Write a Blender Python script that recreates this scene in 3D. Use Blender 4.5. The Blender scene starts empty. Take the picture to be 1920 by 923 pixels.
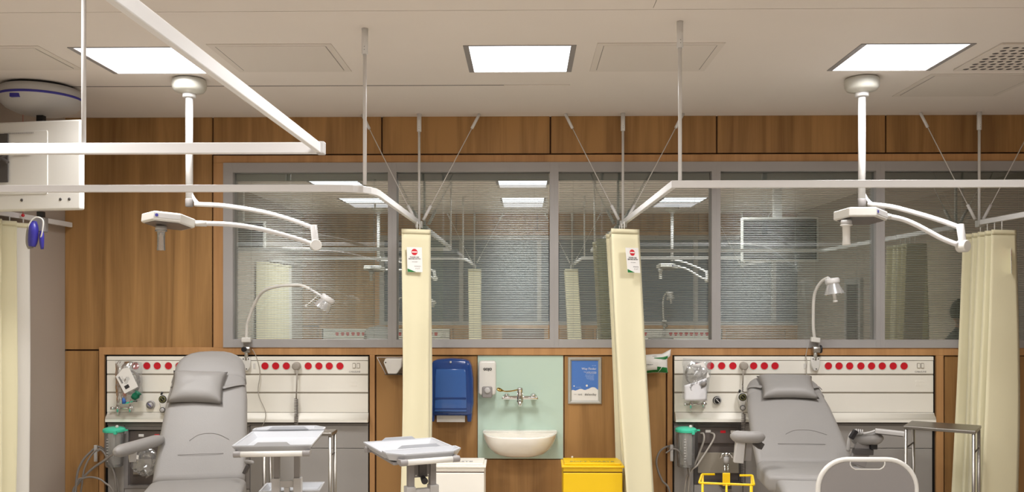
import bpy, bmesh, math, random
from mathutils import Vector, Matrix, noise
random.seed(7)
SC = bpy.context.scene
COL = SC.collection
PI = math.pi
# ------------------------------------------------------------------ camera geometry (frame 1920 x 923)
FL, CX, HY = 1650.0, 960.0, 570.0
TH = math.atan(25 / FL)
CD, CZ, CEIL = 6.52, 1.75, 3.14
cT, sT = math.cos(TH), math.sin(TH)

def ray(px, py):
    u, v = (px - CX) / FL, (HY - py) / FL
    return Vector((cT * u - sT, sT * u + cT, v))

def at(px, py, y=0.0):
    r = ray(px, py); t = (y + CD) / r.y
    return Vector((r.x * t, y, CZ + r.z * t))

def onz(px, py, z):
    r = ray(px, py); t = (z - CZ) / r.z
    return Vector((r.x * t, -CD + r.y * t, z))

# ------------------------------------------------------------------ materials
MATS = {}
def lin(c):
    return tuple(((x / 255) / 12.92 if x / 255 <= 0.04045 else ((x / 255 + 0.055) / 1.055) ** 2.4) for x in c)

def mat(name, rgb, rough=0.5, metal=0.0, spec=0.5, bump=0.0, bscale=60.0, var=0.0, vscale=3.0, **kw):
    m = bpy.data.materials.new(name); m.use_nodes = True
    nt = m.node_tree; b = nt.nodes['Principled BSDF']
    c = lin(rgb) + (1,)
    b.inputs['Base Color'].default_value = c
    b.inputs['Roughness'].default_value = rough
    b.inputs['Metallic'].default_value = metal
    b.inputs['Specular IOR Level'].default_value = spec
    for k, v in kw.items():
        b.inputs[k].default_value = v
    tc = nt.nodes.new('ShaderNodeTexCoord')
    if var:
        n = nt.nodes.new('ShaderNodeTexNoise'); n.inputs['Scale'].default_value = vscale; n.inputs['Detail'].default_value = 4
        nt.links.new(tc.outputs['Object'], n.inputs['Vector'])
        r = nt.nodes.new('ShaderNodeValToRGB')
        r.color_ramp.elements[0].position = 0.3; r.color_ramp.elements[1].position = 0.7
        r.color_ramp.elements[0].color = tuple(x * (1 - var) for x in c[:3]) + (1,)
        r.color_ramp.elements[1].color = tuple(min(1, x * (1 + var)) for x in c[:3]) + (1,)
        nt.links.new(n.outputs['Fac'], r.inputs['Fac']); nt.links.new(r.outputs['Color'], b.inputs['Base Color'])
    if bump:
        n2 = nt.nodes.new('ShaderNodeTexNoise'); n2.inputs['Scale'].default_value = bscale; n2.inputs['Detail'].default_value = 3
        nt.links.new(tc.outputs['Object'], n2.inputs['Vector'])
        bp = nt.nodes.new('ShaderNodeBump'); bp.inputs['Strength'].default_value = bump; bp.inputs['Distance'].default_value = 0.01
        nt.links.new(n2.outputs['Fac'], bp.inputs['Height']); nt.links.new(bp.outputs['Normal'], b.inputs['Normal'])
    MATS[name] = m
    return m

def wood(name, rgb, dark, seed=0.0):
    m = bpy.data.materials.new(name); m.use_nodes = True
    nt = m.node_tree; L = nt.links.new; b = nt.nodes['Principled BSDF']
    b.inputs['Roughness'].default_value = 0.42; b.inputs['Specular IOR Level'].default_value = 0.35
    tc = nt.nodes.new('ShaderNodeTexCoord')
    mp = nt.nodes.new('ShaderNodeMapping'); mp.inputs['Scale'].default_value = (9, 9, 0.55); mp.inputs['Location'].default_value = (seed, seed, seed)
    L(tc.outputs['Object'], mp.inputs['Vector'])
    n1 = nt.nodes.new('ShaderNodeTexNoise'); n1.inputs['Scale'].default_value = 1.0; n1.inputs['Detail'].default_value = 5; n1.inputs['Distortion'].default_value = 0.8
    L(mp.outputs['Vector'], n1.inputs['Vector'])
    mp2 = nt.nodes.new('ShaderNodeMapping'); mp2.inputs['Scale'].default_value = (90, 90, 2.5)
    L(tc.outputs['Object'], mp2.inputs['Vector'])
    n2 = nt.nodes.new('ShaderNodeTexNoise'); n2.inputs['Scale'].default_value = 1.0; n2.inputs['Detail'].default_value = 3
    L(mp2.outputs['Vector'], n2.inputs['Vector'])
    # broad tone change from board to board
    mp3 = nt.nodes.new('ShaderNodeMapping'); mp3.inputs['Scale'].default_value = (1.3, 1.3, 0.15); mp3.inputs['Location'].default_value = (3 + seed, 0, 0)
    L(tc.outputs['Object'], mp3.inputs['Vector'])
    n3 = nt.nodes.new('ShaderNodeTexNoise'); n3.inputs['Scale'].default_value = 1.0
    L(mp3.outputs['Vector'], n3.inputs['Vector'])
    a = nt.nodes.new('ShaderNodeMath'); a.operation = 'MULTIPLY_ADD'; a.inputs[1].default_value = 0.2
    L(n2.outputs['Fac'], a.inputs[0]); L(n1.outputs['Fac'], a.inputs[2])
    a2 = nt.nodes.new('ShaderNodeMath'); a2.operation = 'MULTIPLY_ADD'; a2.inputs[1].default_value = 0.5
    L(n3.outputs['Fac'], a2.inputs[0]); L(a.outputs[0], a2.inputs[2])
    r = nt.nodes.new('ShaderNodeValToRGB')
    r.color_ramp.elements[0].position = 0.60; r.color_ramp.elements[1].position = 0.98
    r.color_ramp.elements[0].color = lin(dark) + (1,); r.color_ramp.elements[1].color = lin(rgb) + (1,)
    L(a2.outputs[0], r.inputs['Fac']); L(r.outputs['Color'], b.inputs['Base Color'])
    bp = nt.nodes.new('ShaderNodeBump'); bp.inputs['Strength'].default_value = 0.08; bp.inputs['Distance'].default_value = 0.002
    L(n2.outputs['Fac'], bp.inputs['Height']); L(bp.outputs['Normal'], b.inputs['Normal'])
    MATS[name] = m
    return m

def emis(name, rgb, strength):
    m = bpy.data.materials.new(name); m.use_nodes = True
    b = m.node_tree.nodes['Principled BSDF']
    b.inputs['Base Color'].default_value = (0.8, 0.8, 0.8, 1)
    b.inputs['Emission Color'].default_value = lin(rgb) + (1,)
    b.inputs['Emission Strength'].default_value = strength
    MATS[name] = m
    return m

def thin_glass(name, tint, refl=0.14, white=0.0, frough=0.0):
    """thin sheet: clear light passes straight through, a share is mirrored (more at grazing angles)"""
    m = bpy.data.materials.new(name); m.use_nodes = True
    nt = m.node_tree; L = nt.links.new
    for n in list(nt.nodes):
        if n.type == 'BSDF_PRINCIPLED': nt.nodes.remove(n)
    out = [n for n in nt.nodes if n.type == 'OUTPUT_MATERIAL'][0]
    t = nt.nodes.new('ShaderNodeBsdfTransparent'); t.inputs['Color'].default_value = tint + (1,)
    g = nt.nodes.new('ShaderNodeBsdfGlossy'); g.inputs['Roughness'].default_value = frough
    fr = nt.nodes.new('ShaderNodeFresnel'); fr.inputs['IOR'].default_value = 1.5
    ma = nt.nodes.new('ShaderNodeMath'); ma.operation = 'MULTIPLY_ADD'; ma.use_clamp = True
    ma.inputs[1].default_value = 1.0; ma.inputs[2].default_value = refl - 0.04
    L(fr.outputs[0], ma.inputs[0])
    mx = nt.nodes.new('ShaderNodeMixShader'); L(ma.outputs[0], mx.inputs[0])
    src = t
    if white:
        d = nt.nodes.new('ShaderNodeBsdfDiffuse'); d.inputs['Color'].default_value = (0.8, 0.8, 0.8, 1)
        m2 = nt.nodes.new('ShaderNodeMixShader'); m2.inputs[0].default_value = white
        L(t.outputs[0], m2.inputs[1]); L(d.outputs[0], m2.inputs[2]); src = m2
    L(src.outputs[0], mx.inputs[1]); L(g.outputs[0], mx.inputs[2]); L(mx.outputs[0], out.inputs['Surface'])
    MATS[name] = m
    return m

wood('oak_panel', (176, 134, 84), (132, 97, 58))
wood('oak_trim', (194, 148, 100), (168, 124, 80), 5.0)
mat('gap_dark', (84, 56, 36), 0.8)
mat('black_gap', (12, 10, 10), 0.8)
mat('ceiling_paint', (222, 214, 206), 0.75, var=0.02, vscale=1.2)
mat('hatch_paint', (212, 204, 195), 0.8)
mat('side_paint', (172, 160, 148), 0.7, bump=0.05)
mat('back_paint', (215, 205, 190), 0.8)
mat('vinyl_floor', (196, 186, 172), 0.35, var=0.06, vscale=6)
mat('frame_grey', (166, 163, 162), 0.45)
mat('headrail_grey', (128, 134, 130), 0.5)
mat('slat', (168, 174, 168), 0.4)
mat('canopy_cream', (196, 194, 184), 0.35)
mat('cord', (170, 172, 168), 0.6)
mat('white_metal', (222, 221, 220), 0.3)
mat('white_plastic', (218, 216, 210), 0.32)
mat('cream_plastic', (243, 240, 230), 0.4, var=0.02)
mat('cream_line', (150, 142, 128), 0.6)
mat('light_grey', (186, 184, 182), 0.4)
mat('tray_white', (184, 186, 190), 0.3)
mat('mid_grey', (140, 136, 134), 0.5)
mat('cabinet_grey', (160, 156, 152), 0.5, var=0.03)
mat('dark_grey', (74, 70, 68), 0.5)
mat('near_black', (28, 27, 30), 0.45)
mat('screen_black', (10, 12, 16), 0.12)
mat('vinyl_grey', (145, 142, 139), 0.48, bump=0.12, bscale=260, var=0.02)
mat('steel', (186, 183, 178), 0.36, metal=1.0)
mat('chrome', (225, 225, 225), 0.08, metal=1.0)
mat('brass', (170, 140, 80), 0.25, metal=1.0)
mat('alu', (205, 205, 200), 0.35, metal=0.7)
mat('curtain', (231, 224, 190), 0.85, bump=0.1, bscale=400, **{'Sheen Weight': 0.15})
mat('curtain_white', (226, 222, 214), 0.85)
mat('seam_grey', (136, 132, 129), 0.55)
mat('red', (205, 22, 40), 0.4)
mat('sign_red', (205, 30, 45), 0.5)
mat('sign_green', (20, 120, 50), 0.5)
mat('paper', (238, 236, 232), 0.7)
mat('ink', (50, 48, 50), 0.7)
mat('ink_soft', (140, 138, 138), 0.7)
mat('green_plastic', (70, 205, 168), 0.35)
mat('green_dark', (0, 110, 80), 0.4)
mat('blue_small', (60, 110, 190), 0.4)
mat('orange_small', (190, 90, 60), 0.4)
mat('indigo', (50, 45, 140), 0.4)
mat('poster_blue', (82, 128, 205), 0.35)
mat('poster_pale', (190, 210, 240), 0.5)
mat('mint_glass', (196, 219, 205), 0.12, spec=0.6)
mat('ceramic', (240, 236, 226), 0.12)
mat('yellow_paint', (238, 196, 10), 0.35)
mat('blue_body', (30, 62, 122), 0.14, spec=0.6)
mat('blue_inner', (52, 92, 156), 0.14, spec=0.6)
mat('blue_dark', (28, 55, 110), 0.2)
mat('tube_grey', (128, 122, 116), 0.45)
mat('cable', (165, 158, 148), 0.5)
mat('khaki', (150, 148, 90), 0.4)
mat('skin', (205, 150, 125), 0.55)
mat('cloth_dark', (52, 56, 66), 0.8)
mat('cloth_white', (225, 225, 228), 0.8)
mat('hair', (40, 30, 25), 0.6)
mat('dusk_glass', (92, 106, 120), 0.25)
mat('lens_grey', (96, 88, 84), 0.35)
mat('steel_top', (150, 146, 140), 0.38, metal=1.0)
emis('lamp_glow', (240, 246, 255), 2.6)
emis('spot_glow', (235, 235, 255), 6.0)
thin_glass('window_glass', (0.84, 0.89, 0.86), 0.18)
thin_glass('acrylic', (0.95, 0.96, 0.95), 0.07)
thin_glass('canister_clear', (0.93, 0.95, 0.94), 0.08, 0.26)
thin_glass('bag_film', (0.93, 0.94, 0.95), 0.10, 0.14, 0.08)
thin_glass('cone_clear', (0.8, 0.8, 0.8), 0.08, 0.35, 0.2)

# ------------------------------------------------------------------ mesh helpers
def BM(): return bmesh.new()

def box(bm, a, b, M=None, mi=0):
    """axis box between two corner points"""
    x0, x1 = sorted((a[0], b[0])); y0, y1 = sorted((a[1], b[1])); z0, z1 = sorted((a[2], b[2]))
    vs = [bm.verts.new((x, y, z)) for x in (x0, x1) for y in (y0, y1) for z in (z0, z1)]
    if M is not None:
        for v in vs: v.co = M @ v.co
    idx = [(0, 1, 3, 2), (4, 6, 7, 5), (0, 4, 5, 1), (2, 3, 7, 6), (0, 2, 6, 4), (1, 5, 7, 3)]
    for f in idx:
        fc = bm.faces.new([vs[i] for i in f]); fc.material_index = mi
    return bm

def cbox(bm, c, s, M=None, mi=0):
    return box(bm, [c[i] - s[i] / 2 for i in range(3)], [c[i] + s[i] / 2 for i in range(3)], M, mi)

def prism(bm, pts, h, M=None, mi=0, smooth=False):
    """outline pts (x, y) lifted from z=0 to z=h"""
    M = M or Matrix()
    lo = [bm.verts.new(M @ Vector((p[0], p[1], 0))) for p in pts]
    hi = [bm.verts.new(M @ Vector((p[0], p[1], h))) for p in pts]
    n = len(pts)
    f = bm.faces.new(lo[::-1]); f.material_index = mi
    f = bm.faces.new(hi); f.material_index = mi
    for i in range(n):
        f = bm.faces.new((lo[i], lo[(i + 1) % n], hi[(i + 1) % n], hi[i])); f.material_index = mi; f.smooth = smooth
    return bm

def catmull(pts, n=6, closed=False):
    P = [Vector(p) for p in pts]; out = []
    m = len(P); rng = range(m if closed else m - 1)
    for i in rng:
        p0 = P[(i - 1) % m] if (closed or i > 0) else P[0] * 2 - P[1]
        p1 = P[i]; p2 = P[(i + 1) % m]
        p3 = P[(i + 2) % m] if (closed or i < m - 2) else P[-1] * 2 - P[-2]
        for k in range(n):
            t = k / n
            out.append(0.5 * ((2 * p1) + (p2 - p0) * t + (2 * p0 - 5 * p1 + 4 * p2 - p3) * t * t + (3 * p1 - p0 - 3 * p2 + p3) * t ** 3))
    if not closed: out.append(P[-1])
    return out

def tube(bm, pts, r, segs=10, closed=False, mi=0, sx=1.0):
    P = [Vector(p) for p in pts]; n = len(P)
    R = r if isinstance(r, (list, tuple)) else [r] * n
    rings = []; nrm = None
    for i in range(n):
        if closed: t = P[(i + 1) % n] - P[i - 1]
        else: t = P[min(i + 1, n - 1)] - P[max(i - 1, 0)]
        if t.length < 1e-9: t = Vector((0, 0, 1))
        t.normalize()
        if nrm is None:
            nrm = t.orthogonal().normalized()
        else:
            nrm = (nrm - t * nrm.dot(t))
            if nrm.length < 1e-6: nrm = t.orthogonal()
            nrm.normalize()
        bn = t.cross(nrm)
        rings.append([bm.verts.new(P[i] + (nrm * math.cos(2 * PI * k / segs) + bn * math.sin(2 * PI * k / segs) * sx) * R[i]) for k in range(segs)])
    for i in range(n if closed else n - 1):
        a, b = rings[i], rings[(i + 1) % n]
        for k in range(segs):
            f = bm.faces.new((a[k], a[(k + 1) % segs], b[(k + 1) % segs], b[k])); f.smooth = True; f.material_index = mi
    if not closed:
        f = bm.faces.new(rings[0][::-1]); f.material_index = mi
        f = bm.faces.new(rings[-1]); f.material_index = mi
    return bm

def ribbon(bm, pts, w, h, closed=False, mi=0):
    """rectangular section swept along a level path; w sideways, h upright, mitred"""
    P = [Vector(p) for p in pts]; n = len(P); rings = []
    for i in range(n):
        if closed: d0 = P[i] - P[i - 1]; d1 = P[(i + 1) % n] - P[i]
        else:
            d0 = P[i] - P[i - 1] if i else P[1] - P[0]
            d1 = P[i + 1] - P[i] if i < n - 1 else d0
        d0 = Vector((d0.x, d0.y, 0)).normalized(); d1 = Vector((d1.x, d1.y, 0)).normalized()
        s = Vector((-(d0 + d1).y, (d0 + d1).x, 0)).normalized()
        k = 1 / max(0.5, s.dot(Vector((-d0.y, d0.x, 0))))
        s = s * (w / 2 * k)
        rings.append([bm.verts.new(P[i] + s * a + Vector((0, 0, h / 2 * b))) for a, b in ((-1, -1), (1, -1), (1, 1), (-1, 1))])
    for i in range(n if closed else n - 1):
        a, b = rings[i], rings[(i + 1) % n]
        for k in range(4):
            f = bm.faces.new((a[k], a[(k + 1) % 4], b[(k + 1) % 4], b[k])); f.material_index = mi
    if not closed:
        bm.faces.new(rings[0][::-1]).material_index = mi; bm.faces.new(rings[-1]).material_index = mi
    return bm

def lathe(bm, prof, segs=28, M=None, mi=0, cap=True):
    M = M or Matrix(); rings = []
    for r, z in prof:
        if r < 1e-5: rings.append([bm.verts.new(M @ Vector((0, 0, z)))])
        else: rings.append([bm.verts.new(M @ Vector((r * math.cos(2 * PI * k / segs), r * math.sin(2 * PI * k / segs), z))) for k in range(segs)])
    for a, b in zip(rings, rings[1:]):
        for k in range(segs):
            k2 = (k + 1) % segs
            if len(a) == 1 and len(b) == 1: continue
            if len(a) == 1: vs = (a[0], b[k2], b[k])
            elif len(b) == 1: vs = (a[k], a[k2], b[0])
            else: vs = (a[k], a[k2], b[k2], b[k])
            f = bm.faces.new(vs); f.smooth = True; f.material_index = mi
    if cap:
        if len(rings[0]) > 1: bm.faces.new(rings[0][::-1]).material_index = mi
        if len(rings[-1]) > 1: bm.faces.new(rings[-1]).material_index = mi
    return bm

def rrect(w, h, r, n=5, cx=0, cy=0):
    pts = []
    for sx, sy, a0 in ((1, 1, 0), (-1, 1, 90), (-1, -1, 180), (1, -1, 270)):
        for k in range(n + 1):
            a = math.radians(a0 + 90 * k / n)
            pts.append((cx + sx * (w / 2 - r) + r * math.cos(a), cy + sy * (h / 2 - r) + r * math.sin(a)))
    return pts

def offset(pts, d):
    n = len(pts); out = []
    for i in range(n):
        a, b, c = Vector(pts[i - 1]), Vector(pts[i]), Vector(pts[(i + 1) % n])
        e1 = (b - a); e2 = (c - b)
        if e1.length < 1e-9: e1 = e2
        if e2.length < 1e-9: e2 = e1
        e1 = e1.normalized(); e2 = e2.normalized()
        n1 = Vector((-e1.y, e1.x)); n2 = Vector((-e2.y, e2.x)); s = n1 + n2
        if s.length < 1e-6: s = n1
        s.normalize(); k = 1 / max(0.6, s.dot(n1))
        out.append((b.x + s.x * d * k, b.y + s.y * d * k))
    return out

def cushion(bm, pts, t, r, M=None, crown=0.0, n=4, mi=0):
    """padded slab: ccw outline pts, thickness t along +z, edge rounding r, crowned top"""
    M = M or Matrix(); layers = []
    for k in range(n + 1):
        a = PI / 2 * k / n; layers.append((r * (1 - math.sin(a)), r * (1 - math.cos(a))))
    for k in range(n + 1):
        a = PI / 2 * k / n; layers.append((r * (1 - math.cos(a)), t - r + r * math.sin(a)))
    rings = []
    for ins, z in layers:
        rings.append([bm.verts.new(M @ Vector((p[0], p[1], z))) for p in offset(pts, ins)])
    m = len(pts)
    c = Vector((sum(p[0] for p in pts) / m, sum(p[1] for p in pts) / m))
    if crown:
        base = offset(pts, r)
        for s, cz in ((0.7, 0.6), (0.35, 0.92)):
            rings.append([bm.verts.new(M @ Vector((c.x + (p[0] - c.x) * s, c.y + (p[1] - c.y) * s, t + crown * cz))) for p in base])
    for a, b in zip(rings, rings[1:]):
        for i in range(m):
            f = bm.faces.new((a[i], a[(i + 1) % m], b[(i + 1) % m], b[i])); f.smooth = True; f.material_index = mi
    f = bm.faces.new(rings[0][::-1]); f.material_index = mi
    if crown:
        cv = bm.verts.new(M @ Vector((c.x, c.y, t + crown)))
        for i in range(m):
            f = bm.faces.new((rings[-1][i], rings[-1][(i + 1) % m], cv)); f.smooth = True; f.material_index = mi
    else:
        f = bm.faces.new(rings[-1]); f.material_index = mi
    return bm

def sheet(bm, fn, nu, nv, mi=0, smooth=True):
    g = [[bm.verts.new(fn(i / nu, j / nv)) for j in range(nv + 1)] for i in range(nu + 1)]
    for i in range(nu):
        for j in range(nv):
            f = bm.faces.new((g[i][j], g[i + 1][j], g[i + 1][j + 1], g[i][j + 1])); f.smooth = smooth; f.material_index = mi
    return g

def finish(name, bm, mats, root=None, parent=None, bevel=0.0, solid=0.0, bsegs=2):
    """link the bmesh (built in world coordinates) as one object, child of root/parent"""
    if not isinstance(mats, (list, tuple)): mats = [mats]
    origin = root.location.copy() if root is not None else Vector((0, 0, 0))
    bmesh.ops.recalc_face_normals(bm, faces=bm.faces[:])
    if root is not None:
        for v in bm.verts: v.co -= origin
    me = bpy.data.meshes.new(name); bm.to_mesh(me); bm.free()
    for k in mats: me.materials.append(MATS[k])
    o = bpy.data.objects.new(name, me); COL.objects.link(o)
    p = parent if parent is not None else root
    if p is not None: o.parent = p
    if solid:
        s = o.modifiers.new('thick', 'SOLIDIFY'); s.thickness = solid; s.offset = 0
    if bevel:
        b = o.modifiers.new('bevel', 'BEVEL'); b.width = bevel; b.segments = bsegs; b.limit_method = 'ANGLE'; b.angle_limit = math.radians(40)
        b.harden_normals = False
    return o

def thing(name, label, cat, loc, group=None):
    o = bpy.data.objects.new(name, None); COL.objects.link(o)
    o.location = loc; o['label'] = label; o['category'] = cat; o.empty_display_size = 0.1
    if group: o['group'] = group
    return o

def structure(name, bm=None, mats=None, bevel=0.0, loc=None):
    if bm is None:
        o = bpy.data.objects.new(name, None); COL.objects.link(o); o.location = loc or (0, 0, 0)
    else:
        o = finish(name, bm, mats, bevel=bevel)
    o['kind'] = 'structure'
    return o

def solo(name, bm, mats, label, cat, group=None, **kw):
    c = sum((v.co for v in bm.verts), Vector()) / len(bm.verts)
    lowz = min(v.co.z for v in bm.verts)
    base = Vector((c.x, c.y, lowz))
    for v in bm.verts: v.co -= base
    o = finish(name, bm, mats, **kw)
    o.location = base; o['label'] = label; o['category'] = cat
    if group: o['group'] = group
    return o

def dup(root, delta, label=None, group=None, drop=()):
    def cp(o, par):
        c = o.copy(); COL.objects.link(c)
        if par is not None: c.parent = par
        for ch in list(o.children):
            if stem(ch.name) not in drop: cp(ch, c)
        return c
    r = cp(root, None); r.location = root.location + Vector(delta)
    if label: r['label'] = label
    if group: r['group'] = group
    elif 'group' in r.keys(): del r['group']
    return r

def stem(n):
    return n.rsplit('.', 1)[0] if n[-3:].isdigit() and '.' in n else n

def text(root, name, s, loc, size, matn, parent=None, rotx=PI / 2, rotz=0.0, align='CENTER', M=None, bold=0.0):
    cu = bpy.data.curves.new(name, 'FONT'); cu.body = s; cu.size = size; cu.align_x = align; cu.align_y = 'CENTER'
    cu.extrude = 0.0004; cu.resolution_u = 3; cu.offset = bold
    t = bpy.data.objects.new(name + '_curve', cu)
    COL.objects.link(t); bpy.context.view_layer.update()
    dg = bpy.context.evaluated_depsgraph_get()
    me = bpy.data.meshes.new_from_object(t.evaluated_get(dg))
    COL.objects.unlink(t); bpy.data.objects.remove(t)
    X = M if M is not None else Matrix.Translation(Vector(loc)) @ Matrix.Rotation(rotz, 4, 'Z') @ Matrix.Rotation(rotx, 4, 'X')
    me.transform(Matrix.Translation(-root.location) @ X)
    me.name = name; me.materials.clear(); me.materials.append(MATS[matn])
    o = bpy.data.objects.new(name, me); COL.objects.link(o); o.parent = parent if parent is not None else root
    return o

def face_y(x, y, z):
    """local xy plane -> upright plane facing the camera side (-Y); local z comes out towards -Y"""
    return Matrix.Translation((x, y, z)) @ Matrix.Rotation(PI / 2, 4, 'X')

def helix(p0, p1, rad, turns, n=10):
    p0, p1 = Vector(p0), Vector(p1); ax = (p1 - p0); t = ax.normalized(); a = t.orthogonal().normalized(); b = t.cross(a)
    N = int(turns * n); out = []
    for i in range(N + 1):
        th = 2 * PI * i / n
        out.append(p0 + ax * (i / N) + (a * math.cos(th) + b * math.sin(th)) * rad)
    return out
# ------------------------------------------------------------------ camera
cam = bpy.data.cameras.new('camera'); camo = bpy.data.objects.new('camera', cam); COL.objects.link(camo)
cam.sensor_width = 36.0; cam.lens = FL * 36.0 / 1920.0
cam.shift_y = (HY - 461.5) / 1920.0
camo.location = (0, -CD, CZ); camo.rotation_euler = (PI / 2, 0, TH)
cam.clip_start = 0.05
SC.camera = camo
SC.view_settings.view_transform = 'Standard'; SC.view_settings.look = 'None'
SC.view_settings.gamma = 1.0; SC.view_settings.use_curve_mapping = False
SC.view_settings.exposure = 0.12
w = bpy.data.worlds.new('world'); SC.world = w; w.use_nodes = True
w.node_tree.nodes['Background'].inputs[0].default_value = (0.02, 0.02, 0.02, 1)

def X(px, py=600): return at(px, py, 0).x
def Z(py, px=985): return at(px, py, 0).z
def wbox(bm, x0, y0, x1, y1, ya, yb, mi=0):
    xm = (x0 + x1) / 2
    return box(bm, (X(x0), ya, Z(y0, xm)), (X(x1), yb, Z(y1, xm)), mi=mi)

XL = X(122); XR = 5.2; YB = -9.3; YF = 7.0; WT = 0.12
# ------------------------------------------------------------------ room shell
bm = BM(); box(bm, (XL - 0.3, YB - 0.3, -0.12), (XR + 0.3, YF + 1.6, 0)); structure('floor', bm, 'vinyl_floor')
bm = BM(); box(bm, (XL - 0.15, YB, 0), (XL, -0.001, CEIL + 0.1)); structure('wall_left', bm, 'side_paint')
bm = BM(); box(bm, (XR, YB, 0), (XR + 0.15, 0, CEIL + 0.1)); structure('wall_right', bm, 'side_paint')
bm = BM(); box(bm, (XL - 0.15, YB - 0.15, 0), (XR + 0.15, YB, CEIL + 0.1)); structure('wall_back', bm, 'back_paint')
# the twin ward behind the internal window
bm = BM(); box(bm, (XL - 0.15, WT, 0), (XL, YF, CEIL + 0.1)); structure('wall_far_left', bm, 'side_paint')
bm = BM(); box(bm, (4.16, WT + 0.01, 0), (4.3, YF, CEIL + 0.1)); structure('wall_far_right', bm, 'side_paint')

# ceiling lights grid
LX = (-2.175, -0.03, 2.10)
yl = (onz(985, 87, CEIL).y + onz(985, 132.5, CEIL).y) / 2
near_rows = (yl, yl - 2.15, yl - 4.3)
far_rows = (1.25, 3.45, 5.25)  # first row is out of sight, added to brighten what stands near the glass
LW = 0.61; LD = 0.54
lights = [(x, y) for y in near_rows for x in LX] + [(x, y) for y in far_rows for x in LX]

holes = [(x - LW / 2, y - LD / 2, x + LW / 2, y + LD / 2) for x, y in lights]
ys1 = onz(985, 19, CEIL).y; ys2 = onz(600, 161, CEIL).y
g = 0.0025
holes += [(XL + 0.02, ys1 - g, XR - 0.02, ys1 + g), (XL + 0.02, ys2 - 3 * g, onz(946, 161, CEIL).x, ys2 + 3 * g)]
xs = onz(1226, 12, CEIL).x
holes += [(xs - g * 0.6, ys1 - 0.9, xs + g * 0.6, ys1 - 0.02)]
def slab(bm, x0, y0, x1, y1, z0, z1, holes):
    xsn = sorted({x0, x1} | {v for h in holes for v in (h[0], h[2])})
    ysn = sorted({y0, y1} | {v for h in holes for v in (h[1], h[3])})
    def inside(x, y): return any(h[0] < x < h[2] and h[1] < y < h[3] for h in holes)
    nx, ny = len(xsn) - 1, len(ysn) - 1
    solid = [[not inside((xsn[i] + xsn[i + 1]) / 2, (ysn[j] + ysn[j + 1]) / 2) for j in range(ny)] for i in range(nx)]
    V = {}
    def v(i, j, k):
        if (i, j, k) not in V: V[(i, j, k)] = bm.verts.new((xsn[i], ysn[j], (z0, z1)[k]))
        return V[(i, j, k)]
    S = lambda i, j: 0 <= i < nx and 0 <= j < ny and solid[i][j]
    for i in range(nx):
        for j in range(ny):
            if not solid[i][j]: continue
            bm.faces.new((v(i, j, 0), v(i, j + 1, 0), v(i + 1, j + 1, 0), v(i + 1, j, 0)))
            bm.faces.new((v(i, j, 1), v(i + 1, j, 1), v(i + 1, j + 1, 1), v(i, j + 1, 1)))
            if not S(i - 1, j): bm.faces.new((v(i, j, 0), v(i, j, 1), v(i, j + 1, 1), v(i, j + 1, 0)))
            if not S(i + 1, j): bm.faces.new((v(i + 1, j, 0), v(i + 1, j + 1, 0), v(i + 1, j + 1, 1), v(i + 1, j, 1)))
            if not S(i, j - 1): bm.faces.new((v(i, j, 0), v(i + 1, j, 0), v(i + 1, j, 1), v(i, j, 1)))
            if not S(i, j + 1): bm.faces.new((v(i, j + 1, 0), v(i, j + 1, 1), v(i + 1, j + 1, 1), v(i + 1, j + 1, 0)))
bm = BM(); slab(bm, XL - 0.15, YB - 0.15, XR + 0.15, YF + 0.2, CEIL, CEIL + 0.05, holes)
structure('ceiling', bm, 'ceiling_paint')
bm = BM(); box(bm, (XL - 0.15, YB - 0.15, CEIL + 0.14), (XR + 0.15, YF + 0.2, CEIL + 0.2)); structure('ceiling_void', bm, 'dark_grey')
a = onz(945, 161, CEIL); b = onz(1068, 163, CEIL)
bm = BM(); box(bm, (a.x, a.y - 0.03, CEIL - 0.006), (b.x, a.y + 0.03, CEIL)); structure('trim_1', bm, 'ceiling_paint', bevel=0.002)
bm = BM(); box(bm, (XL + 0.03, ys2 - 0.006, CEIL - 0.0005), (a.x, ys2 + 0.006, CEIL + 0.02)); structure('trim_10', bm, 'dark_grey')

# ------------------------------------------------------------------ ceiling lights
def ceiling_light(x, y, label, group=None):
    t = thing('ceiling_light', label, 'ceiling light', (x, y, CEIL), group)
    bm = BM(); s = 0.030; e = 0.006; z0, z1 = CEIL - 0.004, CEIL + 0.03
    box(bm, (x - LW / 2, y - LD / 2, z0), (x - LW / 2 + s, y + LD / 2, z1)); box(bm, (x + LW / 2 - s, y - LD / 2, z0), (x + LW / 2, y + LD / 2, z1))
    box(bm, (x - LW / 2 + s, y - LD / 2, z0), (x + LW / 2 - s, y - LD / 2 + e, z1)); box(bm, (x - LW / 2 + s, y + LD / 2 - e, z0), (x + LW / 2 - s, y + LD / 2, z1))
    finish('frame', bm, 'mid_grey', t)
    bm = BM(); box(bm, (x - LW / 2 + s, y - LD / 2 + e, CEIL - 0.001), (x + LW / 2 - s, y + LD / 2 - e, CEIL + 0.02))
    finish('diffuser', bm, 'lamp_glow', t)
    ld = bpy.data.lights.new('panel_lamp', 'AREA'); ld.shape = 'RECTANGLE'; ld.size = LW - 2 * s; ld.size_y = LD - 2 * e
    ld.energy = 29.0 if y < 0 or y > 2 else 12.0; ld.spread = math.radians(150); ld.color = lin((253, 251, 250))
    lo = bpy.data.objects.new('panel_lamp', ld); COL.objects.link(lo); lo.parent = t; lo.location = (0, 0, -0.003)
    return t
names3 = ('left', 'middle', 'right')
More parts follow.
